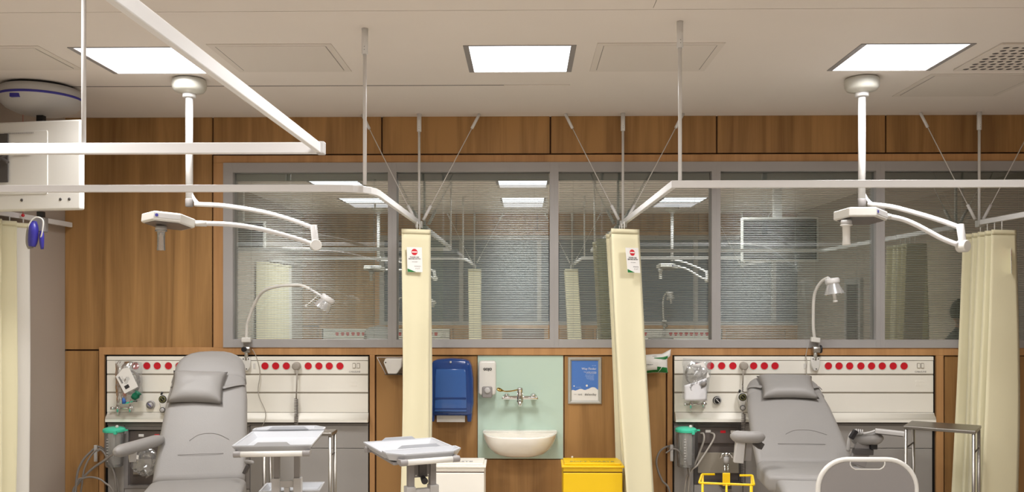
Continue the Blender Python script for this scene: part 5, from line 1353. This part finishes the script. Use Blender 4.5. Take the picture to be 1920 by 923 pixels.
# ------------------------------------------------------------------ steel side tables
def steel_table(label, cx_, cy_, rot, z=0.93, lx=0.41, ly=0.31, brace=False):
    t = thing('steel_table', label, 'side table', (cx_, cy_, 0), 'stainless steel side tables')
    T = Matrix.Translation((cx_, cy_, 0)) @ Matrix.Rotation(math.radians(rot), 4, 'Z')
    bm = BM(); box(bm, (-lx / 2, -ly / 2, z - 0.022), (lx / 2, ly / 2, z), T); finish('table_top', bm, 'steel_top', t, bevel=0.005)
    for sx_ in (-1, 1):
        for sy_ in (-1, 1):
            bm = BM(); x_, y_ = sx_ * (lx / 2 - 0.014), sy_ * (ly / 2 - 0.014); tube(bm, [T @ Vector((x_, y_, 0.03)), T @ Vector((x_, y_, z - 0.02))], 0.0105, 14); l = finish('leg', bm, 'steel', t)
            bm = BM(); tube(bm, [T @ Vector((x_, y_, 0.0)), T @ Vector((x_, y_, 0.035))], 0.016, 14); finish('rubber_foot', bm, 'near_black', t, parent=l)
    bm = BM(); box(bm, (-lx / 2 + 0.02, -ly / 2 + 0.02, 0.30), (lx / 2 - 0.02, ly / 2 - 0.02, 0.312), T); finish('shelf', bm, 'steel', t, bevel=0.003)
    bm = BM(); tube(bm, [T @ Vector((-lx / 2 + 0.014, ly / 2 - 0.014, z - 0.15)), T @ Vector((-lx / 2 + 0.014, -ly / 2 + 0.014, z - 0.15))], 0.005, 8); finish('stretcher', bm, 'dark_grey', t)
    bm = BM(); tube(bm, [T @ Vector((lx / 2 - 0.014, ly / 2 - 0.014, z - 0.15)), T @ Vector((lx / 2 - 0.014, -ly / 2 + 0.014, z - 0.15))], 0.005, 8); finish('stretcher', bm, 'dark_grey', t)
    return t
steel_table('stainless steel side table behind the left tray trolley', -1.455, -0.86, 0, 0.93, 0.45, 0.17)
steel_table('stainless steel side table beside the right edge curtain', 2.775, -0.62, -33, 0.94, 0.43, 0.31)

# ------------------------------------------------------------------ bins
def bin_(label, xa, xb, mt, zt, word, ya=-0.53, yb=-0.27):
    t = thing('pedal_bin', label, 'waste bin', ((xa + xb) / 2, (ya + yb) / 2, 0), 'flat lidded pedal bins')
    bm = BM(); box(bm, (xa + 0.012, ya + 0.012, 0.03), (xb - 0.012, yb, zt - 0.065)); finish('body', bm, mt, t, bevel=0.006)
    bm = BM(); box(bm, (xa + 0.014, ya + 0.018, zt - 0.066), (xb - 0.014, yb - 0.006, zt - 0.058)); finish('gap', bm, 'gap_dark', t)
    bm = BM(); box(bm, (xa + 0.012, ya + 0.012, zt - 0.058), (xb - 0.012, yb, zt - 0.03)); finish('collar', bm, mt, t, bevel=0.003)
    bm = BM()
    o_ = [(xa, ya), (xb, ya), (xb - 0.004, yb), (xa + 0.004, yb)]
    prism(bm, o_, 0.014, Matrix.Translation((0, 0, zt - 0.03))); prism(bm, [(xa + 0.02, ya + 0.03), (xb - 0.02, ya + 0.03), (xb - 0.02, yb - 0.01), (xa + 0.02, yb - 0.01)], 0.012, Matrix.Translation((0, 0, zt - 0.016)))
    finish('lid', bm, mt, t, bevel=0.004)
    if word: text(t, 'lettering', word, ((xa + xb) / 2 + 0.0, (ya + yb) / 2 - 0.03, zt - 0.0035), 0.052, 'khaki' if mt == 'yellow_paint' else 'ink_soft', rotx=0.0, bold=0.001)
    bm = BM(); bmesh.ops.create_uvsphere(bm, u_segments=8, v_segments=6, radius=0.008, matrix=Matrix.Translation(((xa * 0.8 + xb * 0.2), yb - 0.02, zt + 0.002))); finish('hinge_stud', bm, 'white_plastic', t)
    bm = BM(); box(bm, ((xa + xb) / 2 - 0.07, ya - 0.07, 0.02), ((xa + xb) / 2 + 0.07, ya + 0.02, 0.032)); finish('pedal', bm, 'steel', t, bevel=0.003)
    bm = BM(); box(bm, (xa + 0.03, ya + 0.03, 0.0), (xb - 0.03, yb - 0.02, 0.03)); finish('plinth', bm, 'near_black', t)
    return t
yf_ = -0.53; zb_t = at(1110, 872, yf_).z
bin_('yellow pedal bin under the framed poster', at(1053, 880, yf_).x, at(1171, 880, yf_).x, 'yellow_paint', zb_t + 0.008, 'SOFT WASTE')
bin_('white pedal bin beside the basin, behind the turned tray trolley', at(812, 880, yf_).x, at(911, 880, yf_).x, 'cream_plastic', zb_t + 0.006, 'WASTE')

# ------------------------------------------------------------------ yellow wire holder
t = thing('wire_holder', 'yellow wire sack holder frame in front of the right bedhead recess', 'sack holder', (at(1362, 908, -1.6).x, -1.5, 0))
def yp(px, py): q = onz(px, py, 0.75); return q
A, B, C_, D_ = yp(1311, 906), yp(1414, 910), yp(1411, 892), yp(1316, 890)
E_, F_ = yp(1340, 890), yp(1387, 892)
bm = BM(); tube(bm, [E_, D_ + (E_ - D_) * 0.05, D_ + (A - D_) * 0.06, A + (D_ - A) * 0.05, A + (B - A) * 0.02, B + (A - B) * 0.02, B + (C_ - B) * 0.05, C_ + (B - C_) * 0.06, C_ + (F_ - C_) * 0.05, F_], 0.0065, 10); finish('top_ring', bm, 'yellow_paint', t)
mid = (A + B) / 2
bm = BM(); cbox(bm, (mid.x, mid.y + 0.004, 0.775), (0.042, 0.006, 0.072)); finish('sign_tab', bm, 'yellow_paint', t, bevel=0.008)
lz = 0.1
for q in (A + (B - A) * 0.06, mid, B + (A - B) * 0.06, D_ + Vector((0.005, 0, 0)), C_ - Vector((0.005, 0, 0))):
    bm = BM(); tube(bm, [(q.x, q.y, q.z), (q.x, q.y, lz)], 0.0065, 10); finish('upright_wire', bm, 'yellow_paint', t)
bm = BM(); bo = [Vector((q.x, q.y, lz)) for q in (A, B, C_, D_)]; tube(bm, bo, 0.008, 10, closed=True); finish('base_ring', bm, 'yellow_paint', t)
for q in bo:
    bm = BM(); tube(bm, [(q.x - 0.012, q.y, 0.045), (q.x + 0.012, q.y, 0.045)], 0.044, 16); tube(bm, [(q.x, q.y, 0.05), (q.x, q.y, lz)], 0.01, 8); finish('caster', bm, 'near_black', t)

# chrome sprayer standing in the right recess
sx = at(1362, 860, -0.16)
t = thing('flow_valve', 'chrome branched valve on a stem in the right bedhead recess', 'valve', (sx.x, -0.16, sx.z - 0.15))
bm = BM(); z_ = at(1362, 856, -0.16).z
for s in (-1, 1): tube(bm, catmull([(sx.x, -0.16, z_), (sx.x + s * 0.02, -0.165, z_ + 0.018), (sx.x + s * 0.036, -0.165, z_ + 0.008), (sx.x + s * 0.042, -0.165, z_ - 0.012)], 4), 0.009, 10)
finish('branch', bm, 'chrome', t)
bm = BM(); lathe(bm, [(0.0, 0.03), (0.016, 0.028), (0.02, 0.01), (0.014, 0.0), (0.0, 0.0)], 16, Matrix.Translation((sx.x, -0.16, z_))); finish('cap', bm, 'chrome', t)
bm = BM(); lathe(bm, [(0.018, -0.05), (0.022, -0.03), (0.022, -0.005), (0.01, 0.0)], 16, Matrix.Translation((sx.x, -0.16, z_))); finish('collar', bm, 'light_grey', t)
for s in (-0.012, 0.012):
    bm = BM(); tube(bm, [(sx.x + s, -0.16, z_ - 0.05), (sx.x + s, -0.16, z_ - 0.2)], 0.006, 8); finish('stem', bm, 'chrome', t)
bm = BM(); box(bm, (sx.x - 0.03, -0.19, z_ - 0.23), (sx.x + 0.03, -0.013, z_ - 0.2)); finish('wall_bracket', bm, 'dark_grey', t)
# crumpled clear bag in the left recess
c = at(270, 868, -0.13)
t = thing('plastic_bag', 'crumpled clear bag with white label in the left bedhead recess', 'plastic bag', (c.x, -0.13, c.z - 0.09))
def cb(u, v):
    th, ph = 2 * PI * u, PI * v; r_ = 1 + 0.35 * noise.noise(Vector((math.cos(th) * 1.6, math.sin(th) * 1.6, v * 4)))
    return Vector((c.x + 0.10 * r_ * math.cos(th) * math.sin(ph), -0.10 + 0.055 * r_ * math.sin(th) * math.sin(ph), c.z + 0.10 * r_ * math.cos(ph)))
bm = BM(); sheet(bm, cb, 22, 12, smooth=False); bmesh.ops.remove_doubles(bm, verts=bm.verts[:], dist=0.0005); finish('bag_film', bm, 'bag_film', t)
bm = BM(); cbox(bm, (0, 0, 0), (0.045, 0.002, 0.03), Matrix.Translation((c.x - 0.045, -0.17, c.z + 0.05)) @ Matrix.Rotation(0.2, 4, 'Y')); finish('label_tag', bm, 'paper', t)

# ------------------------------------------------------------------ plastic backed chair in front, bottom right
yc = -1.98
cl_, cr_ = at(1534, 900, yc).x, at(1718, 900, yc).x; ct = at(1625, 859, yc).z; cm = (cl_ + cr_) / 2; hw_ = (cr_ - cl_) / 2
t = thing('plastic_chair', 'grey plastic backed chair with white tubular rim and handle slot', 'chair', (cm, yc - 0.2, 0))
zlo = 0.45; rr_ = 0.15
def arc(cx_, cz_, r_, a0, a1, n=10): return [Vector((cx_ + r_ * math.cos(math.radians(a0 + (a1 - a0) * i / n)), yc, cz_ + r_ * math.sin(math.radians(a0 + (a1 - a0) * i / n)))) for i in range(n + 1)]
top_ = ct - 0.008
P = [Vector((cl_ - 0.004, yc, 0.02)), Vector((cl_ - 0.002, yc, 0.5))] + arc(cl_ + rr_, top_ - rr_, rr_, 180, 90) + arc(cr_ - rr_, top_ - rr_, rr_, 90, 0) + [Vector((cr_ + 0.002, yc, 0.5)), Vector((cr_ + 0.004, yc, 0.02))]
bm = BM(); tube(bm, P, 0.0125, 16); finish('tubular_frame', bm, 'white_plastic', t)
# back panel with a handle slot: outer outline joined to slot outline
out_ = [(p.x, p.z) for p in [Vector((cl_, yc, zlo))] + arc(cl_ + rr_, top_ - rr_, rr_ - 0.004, 180, 90) + arc(cr_ - rr_, top_ - rr_, rr_ - 0.004, 90, 0) + [Vector((cr_, yc, zlo))]]
sx0, sx1, sz0, sz1 = cm - 0.088, cm + 0.088, top_ - 0.05, top_ - 0.012
bm = BM()
def plate_(poly, ya, yb):
    prism(bm, poly, yb - ya, Matrix.Translation((0, yb, 0)) @ Matrix.Rotation(PI / 2, 4, 'X'))
nh = len(out_) // 2
left = out_[:nh]; right = out_[nh:]
slotL = [(sx0, sz1 + 0.008), (sx0, sz0 + 0.025), (sx0 + 0.008, sz0 + 0.01), (sx0 + 0.025, sz0), (cm, sz0)]
slotR = [(cm, sz0), (sx1 - 0.025, sz0), (sx1 - 0.008, sz0 + 0.01), (sx1, sz0 + 0.025), (sx1, sz1 + 0.008)]
plate_(left + [(sx0, out_[nh - 1][1])] + slotL + [(cm, zlo)], yc - 0.006, yc + 0.006)
plate_([(cm, zlo)] + slotR + [(sx1, out_[nh][1])] + right, yc - 0.006, yc + 0.006)
finish('back_panel', bm, 'mid_grey', t)
bm = BM(); tube(bm, [Vector((a_, yc - 0.004, b_)) for a_, b_ in slotL + slotR[1:]], 0.0035, 8); finish('slot_rim', bm, 'white_plastic', t)
bm = BM(); cushion(bm, rrect(hw_ * 1.9, 0.42, 0.06, 5, cm, yc - 0.235), 0.03, 0.012, Matrix.Translation((0, 0, 0.435))); finish('seat', bm, 'mid_grey', t)
for s in (-1, 1):
    bm = BM(); x_ = cm + s * (hw_ - 0.02); tube(bm, catmull([(x_, yc, 0.43), (x_, yc - 0.38, 0.43), (x_, yc - 0.42, 0.38), (x_, yc - 0.44, 0.02)], 5), 0.0125, 12); finish('leg', bm, 'white_plastic', t)

# ------------------------------------------------------------------ the twin ward seen through the blinds
DY = 7.0
w2 = wall.copy(); COL.objects.link(w2); w2.name = 'wall_far_back'; w2.location = (0, DY, 0)
for k, tr0 in enumerate(trims):
    c_ = tr0.copy(); COL.objects.link(c_); c_.name = 'trim_%d' % (20 + k); c_.location = (0, DY, 0)
for i, wn in enumerate(wins):
    r = dup(wn, (0, DY, 0), drop=('blind', 'ladder_cord', 'glass_pane')); r.name = 'window_%d' % (i + 10); r['kind'] = 'structure'
    bm = BM(); box(bm, (mull[i] + 0.02, DY + 0.03, zWb + 0.02), (mull[i + 1] - 0.02, DY + 0.04, zWt - 0.02)); o = finish('dark_pane', bm, 'dusk_glass', r)
for o, lab in ((rail_left, 'white curtain track of the far left bay behind the blinds'), (rail_right, 'white curtain track of the far right bay behind the blinds')):
    dup(o, (0, DY, 0), lab)
for o, lab in ((rail_left, 'white track near the glass in the room behind, left side'), (rail_right, 'white track near the glass in the room behind, right side')):
    r = dup(o, (0, 0, 0), lab); r.location.y = 0.25 + 1.96 * 1.4; r.scale = (1, -1.4, 1)
dup(cur1, (0, DY, 0), 'cream curtain at the far wall, seen through the second window pane'); dup(cur2, (0, DY, 0), 'cream curtain at the far wall, seen through the third window pane')
dup(cur3, (0, 1.35, 0), 'yellow curtain behind the blinds at the rightmost pane'); dup(cur2, (-0.03, 0.88, 0), 'cream curtain just behind the glass at the third window pane')
dup(unitL, (0, DY, 0), 'bedhead panel of the far left bay behind the blinds', 'far bedhead panels'); dup(unitR, (0, DY, 0), 'bedhead panel of the far right bay behind the blinds', 'far bedhead panels')
dup(chair1, (0, DY, 0), 'grey treatment chair of the far left bay behind the blinds', 'far treatment chairs'); dup(chair2, (0.2, DY, 0.12), 'grey treatment chair of the far right bay behind the blinds', 'far treatment chairs').location.z = 0.0
dup(lampL, (0, DY, 0), 'white pole lamp of the far left bay behind the blinds'); dup(lampR, (0, DY, 0), 'white pole lamp of the far right bay behind the blinds')
dup(nlL, (0, DY, 0), 'neck lamp of the far left bay behind the blinds'); dup(nlR, (0, DY, 0), 'neck lamp of the far right bay behind the blinds')

def hung_tv(label, pl_, pr_, yy, rot):
    a_, b_ = at(*pl_, yy), at(*pr_, yy); c_ = (a_ + b_) / 2; W_ = abs(b_.x - a_.x); H_ = abs(b_.z - a_.z)
    t = thing('tv', label, 'television', (c_.x, yy, min(a_.z, b_.z)))
    T = Matrix.Translation(c_) @ Matrix.Rotation(rot, 4, 'Z')
    bm = BM(); cbox(bm, (0, 0.03, 0), (W_, 0.05, H_), T); finish('casing', bm, 'white_plastic', t, bevel=0.006)
    bm = BM(); cbox(bm, (0, 0.003, 0), (W_ - 0.045, 0.006, H_ - 0.045), T); finish('screen', bm, 'screen_black', t)
    bm = BM(); box(bm, (c_.x - 0.05, yy + 0.08, c_.z - 0.05), (c_.x + 0.05, yy + 0.14, CEIL - 0.001)); finish('ceiling_post', bm, 'white_metal', t, bevel=0.006)
hung_tv('television with black screen and white frame, hanging behind the blinds at the right', (1391, 408), (1534, 491), 3.7, -0.05)
hung_tv('television with black screen behind the blinds at the far left', (392, 414), (496, 470), 3.7, 0.05)

dup(cur0, (0.0, 6.6, 0), 'cream curtain along the left wall behind the blinds, first window pane')
# doors on the side wall of the twin ward
for i, (ya, yb, m_) in enumerate(((3.05, 3.85, 'light_grey'), (4.45, 4.85, 'dark_grey'))):
    d_ = structure('door_%d' % (i + 1), loc=(4.12, (ya + yb) / 2, 0))
    bm = BM(); box(bm, (4.135, ya, 0.0), (4.155, yb, 2.0)); finish('leaf', bm, m_, d_, bevel=0.003)
    bm = BM(); box(bm, (4.12, ya - 0.07, 0), (4.158, ya, 2.07)); box(bm, (4.12, yb, 0), (4.158, yb + 0.07, 2.07)); box(bm, (4.12, ya, 2.0), (4.158, yb, 2.07)); finish('door_frame', bm, 'frame_grey', d_, bevel=0.003)
    bm = BM(); tube(bm, [(4.10, ya + 0.08, 1.0), (4.10, ya + 0.2, 1.0)], 0.01, 8); tube(bm, [(4.10, ya + 0.08, 1.0), (4.14, ya + 0.08, 1.0)], 0.01, 8); finish('handle', bm, 'steel', d_)
# two recessed spots
for px_, py_, r_ in ((1691, 427, 'nearer'), (1711, 452, 'farther')):
    q = onz(px_, py_, CEIL); t = thing('ceiling_spotlight', 'small round ceiling spotlight behind the right window pane, %s of two' % r_, 'spotlight', q, 'round spotlights behind the blinds')
    if q.x > 4.05: 
        q = Vector((4.0, q.y, CEIL)); t.location = q
    bm = BM(); lathe(bm, [(0.05, 0.0), (0.065, 0.0), (0.065, 0.008), (0.05, 0.006)], 20, Matrix.Translation((q.x, q.y, CEIL - 0.009)), cap=False); finish('bezel', bm, 'white_metal', t)
    bm = BM(); lathe(bm, [(0.0, 0.0), (0.05, 0.0), (0.05, 0.004), (0.0, 0.004)], 20, Matrix.Translation((q.x, q.y, CEIL - 0.006)), cap=False); finish('lens', bm, 'spot_glow', t)

# ------------------------------------------------------------------ person half hidden behind the curtain, in the twin ward
def skin(name, pts, edges, root_i, mt, t, parent=None, sub=2):
    me = bpy.data.meshes.new(name); me.from_pydata([Vector(p[0]) - t.location for p in pts], edges, [])
    o = bpy.data.objects.new(name, me); COL.objects.link(o); o.parent = parent or t
    me.materials.append(MATS[mt])
    o.modifiers.new('skin', 'SKIN'); s = o.modifiers.new('sub', 'SUBSURF'); s.levels = sub; s.render_levels = sub
    lay = me.skin_vertices[0] if me.skin_vertices else None
    if lay is None: 
        bm = bmesh.new(); bm.from_mesh(me); bm.verts.layers.skin.verify(); bm.to_mesh(me); bm.free(); lay = me.skin_vertices[0]
    for i, p in enumerate(pts):
        r = p[1]; lay.data[i].radius = (r, r) if not isinstance(r, tuple) else r
        lay.data[i].use_root = (i == root_i)
    return o
px0, py0 = 3.76, 1.15
t = thing('person', 'person in dark jacket and white collar standing behind the right window pane', 'person', (px0, py0, 0))
def Q(x, y, z): return (px0 + x, py0 + y, z)
# faces +x (profile to the right); shoulders along y
pts = [(Q(0, 0, 0.95), 0.15), (Q(0.01, 0, 1.15), 0.135), (Q(0, 0, 1.33), 0.155), (Q(-0.01, 0, 1.43), 0.10), (Q(0.0, 0, 1.50), 0.058), (Q(0.015, 0, 1.56), 0.052),
       (Q(0, 0.17, 1.40), 0.068), (Q(0.02, 0.23, 1.14), 0.047), (Q(0.14, 0.20, 0.95), 0.036), (Q(0, -0.17, 1.40), 0.068), (Q(0.02, -0.23, 1.14), 0.047), (Q(0.14, -0.20, 0.95), 0.036),
       (Q(0, 0.09, 0.86), 0.095), (Q(0.02, 0.10, 0.48), 0.06), (Q(0, 0.11, 0.10), 0.042), (Q(0.14, 0.12, 0.045), 0.036), (Q(0, -0.09, 0.86), 0.095), (Q(0.02, -0.10, 0.48), 0.06), (Q(0, -0.11, 0.10), 0.042), (Q(0.14, -0.12, 0.045), 0.036)]
ed = [(0, 1), (1, 2), (2, 3), (3, 4), (4, 5), (3, 6), (6, 7), (7, 8), (3, 9), (9, 10), (10, 11), (0, 12), (12, 13), (13, 14), (14, 15), (0, 16), (16, 17), (17, 18), (18, 19)]
body = skin('jacket_and_trousers', pts, ed, 0, 'cloth_dark', t)
def hd(u, v):
    th, ph = 2 * PI * u, PI * v; d = Vector((math.cos(th) * math.sin(ph), math.sin(th) * math.sin(ph), math.cos(ph)))
    rx, ry, rz = 0.098, 0.075, 0.118
    p = Vector((d.x * rx, d.y * ry, d.z * rz))
    if d.z < 0: p.x *= 1 + 0.1 * d.z if d.x < 0 else 1; p.y *= 1 + 0.30 * d.z
    if d.x > 0.4:
        p.x += 0.026 * math.exp(-((d.y / 0.16) ** 2) - (((p.z + 0.015) / 0.022) ** 2))          # nose
        p.x += 0.008 * math.exp(-((d.y / 0.3) ** 2) - (((p.z + 0.052) / 0.010) ** 2))           # lips
        p.x += 0.008 * math.exp(-((d.y / 0.35) ** 2) - (((p.z + 0.092) / 0.018) ** 2))          # chin
        p.x -= 0.010 * math.exp(-(((abs(d.y) - 0.38) / 0.16) ** 2) - (((p.z - 0.012) / 0.014) ** 2))  # eye sockets
    return Vector(Q(0.03, 0, 1.665)) + p
bm = BM(); sheet(bm, hd, 48, 36); bmesh.ops.remove_doubles(bm, verts=bm.verts[:], dist=0.0004)
tube(bm, [Q(0.01, 0, 1.50), Q(0.02, 0, 1.60)], 0.052, 16)
for s in (-1, 1): bmesh.ops.create_uvsphere(bm, u_segments=10, v_segments=8, radius=0.5, matrix=Matrix.Translation(Q(0.02, s * 0.076, 1.66)) @ Matrix.Diagonal((0.036, 0.014, 0.06, 1)))
head = finish('head', bm, 'skin', t)
def hr(u, v):
    p = hd(u, v) - Vector(Q(0.03, 0, 1.665)); k = 1.07
    return Vector(Q(0.022, 0, 1.675)) + Vector((p.x * k - 0.012 * (p.x > 0), p.y * k, p.z * k))
bm = BM(); sheet(bm, lambda u, v: hr(u, v * 0.42), 40, 14); sheet(bm, lambda u, v: hr(0.3 + u * 0.4, 0.36 + v * 0.26), 16, 8); finish('hair', bm, 'hair', t)
for s in (-1, 1):
    bm = BM(); bmesh.ops.create_uvsphere(bm, u_segments=10, v_segments=8, radius=0.011, matrix=Matrix.Translation(Q(0.108, s * 0.030, 1.678))); finish('eye', bm, 'ink', t, parent=head)
bm = BM(); lathe(bm, [(0.066, 0.0), (0.062, 0.03), (0.058, 0.045)], 24, Matrix.Translation(Q(0.008, 0, 1.475)), cap=False)
prism(bm, [(-0.045, 0.0), (0.045, 0.0), (0.0, -0.16)], 0.02, Matrix.Translation(Q(0.135, 0, 1.49)) @ Matrix.Rotation(PI / 2, 4, 'Z') @ Matrix.Rotation(PI / 2, 4, 'X')); finish('white_collar', bm, 'cloth_white', t, solid=0.004)
for s in (-1, 1):
    w0 = Vector(Q(0.16, s * 0.2, 0.94)); hp_ = [(w0, 0.024), (w0 + Vector((0.045, 0, -0.03)), (0.018, 0.034)), (w0 + Vector((0.08, 0, -0.06)), (0.014, 0.036))]; e_ = [(0, 1), (1, 2)]
    for k, (dy_, ln) in enumerate(((-0.028, 0.062), (-0.010, 0.070), (0.009, 0.066), (0.027, 0.052))):
        i0 = len(hp_); b0 = w0 + Vector((0.085, dy_, -0.064)); hp_ += [(b0, 0.009), (b0 + Vector((ln * .45, 0, -ln * .45)), 0.0085), (b0 + Vector((ln * .5, 0, -ln * .95)), 0.007)]; e_ += [(2, i0), (i0, i0 + 1), (i0 + 1, i0 + 2)]
    i0 = len(hp_); hp_ += [(w0 + Vector((0.055, -s * 0.036, -0.045)), 0.011), (w0 + Vector((0.085, -s * 0.052, -0.07)), 0.009), (w0 + Vector((0.10, -s * 0.05, -0.095)), 0.008)]; e_ += [(1, i0), (i0, i0 + 1), (i0 + 1, i0 + 2)]
    skin('hand', hp_, e_, 0, 'skin', t, sub=1)
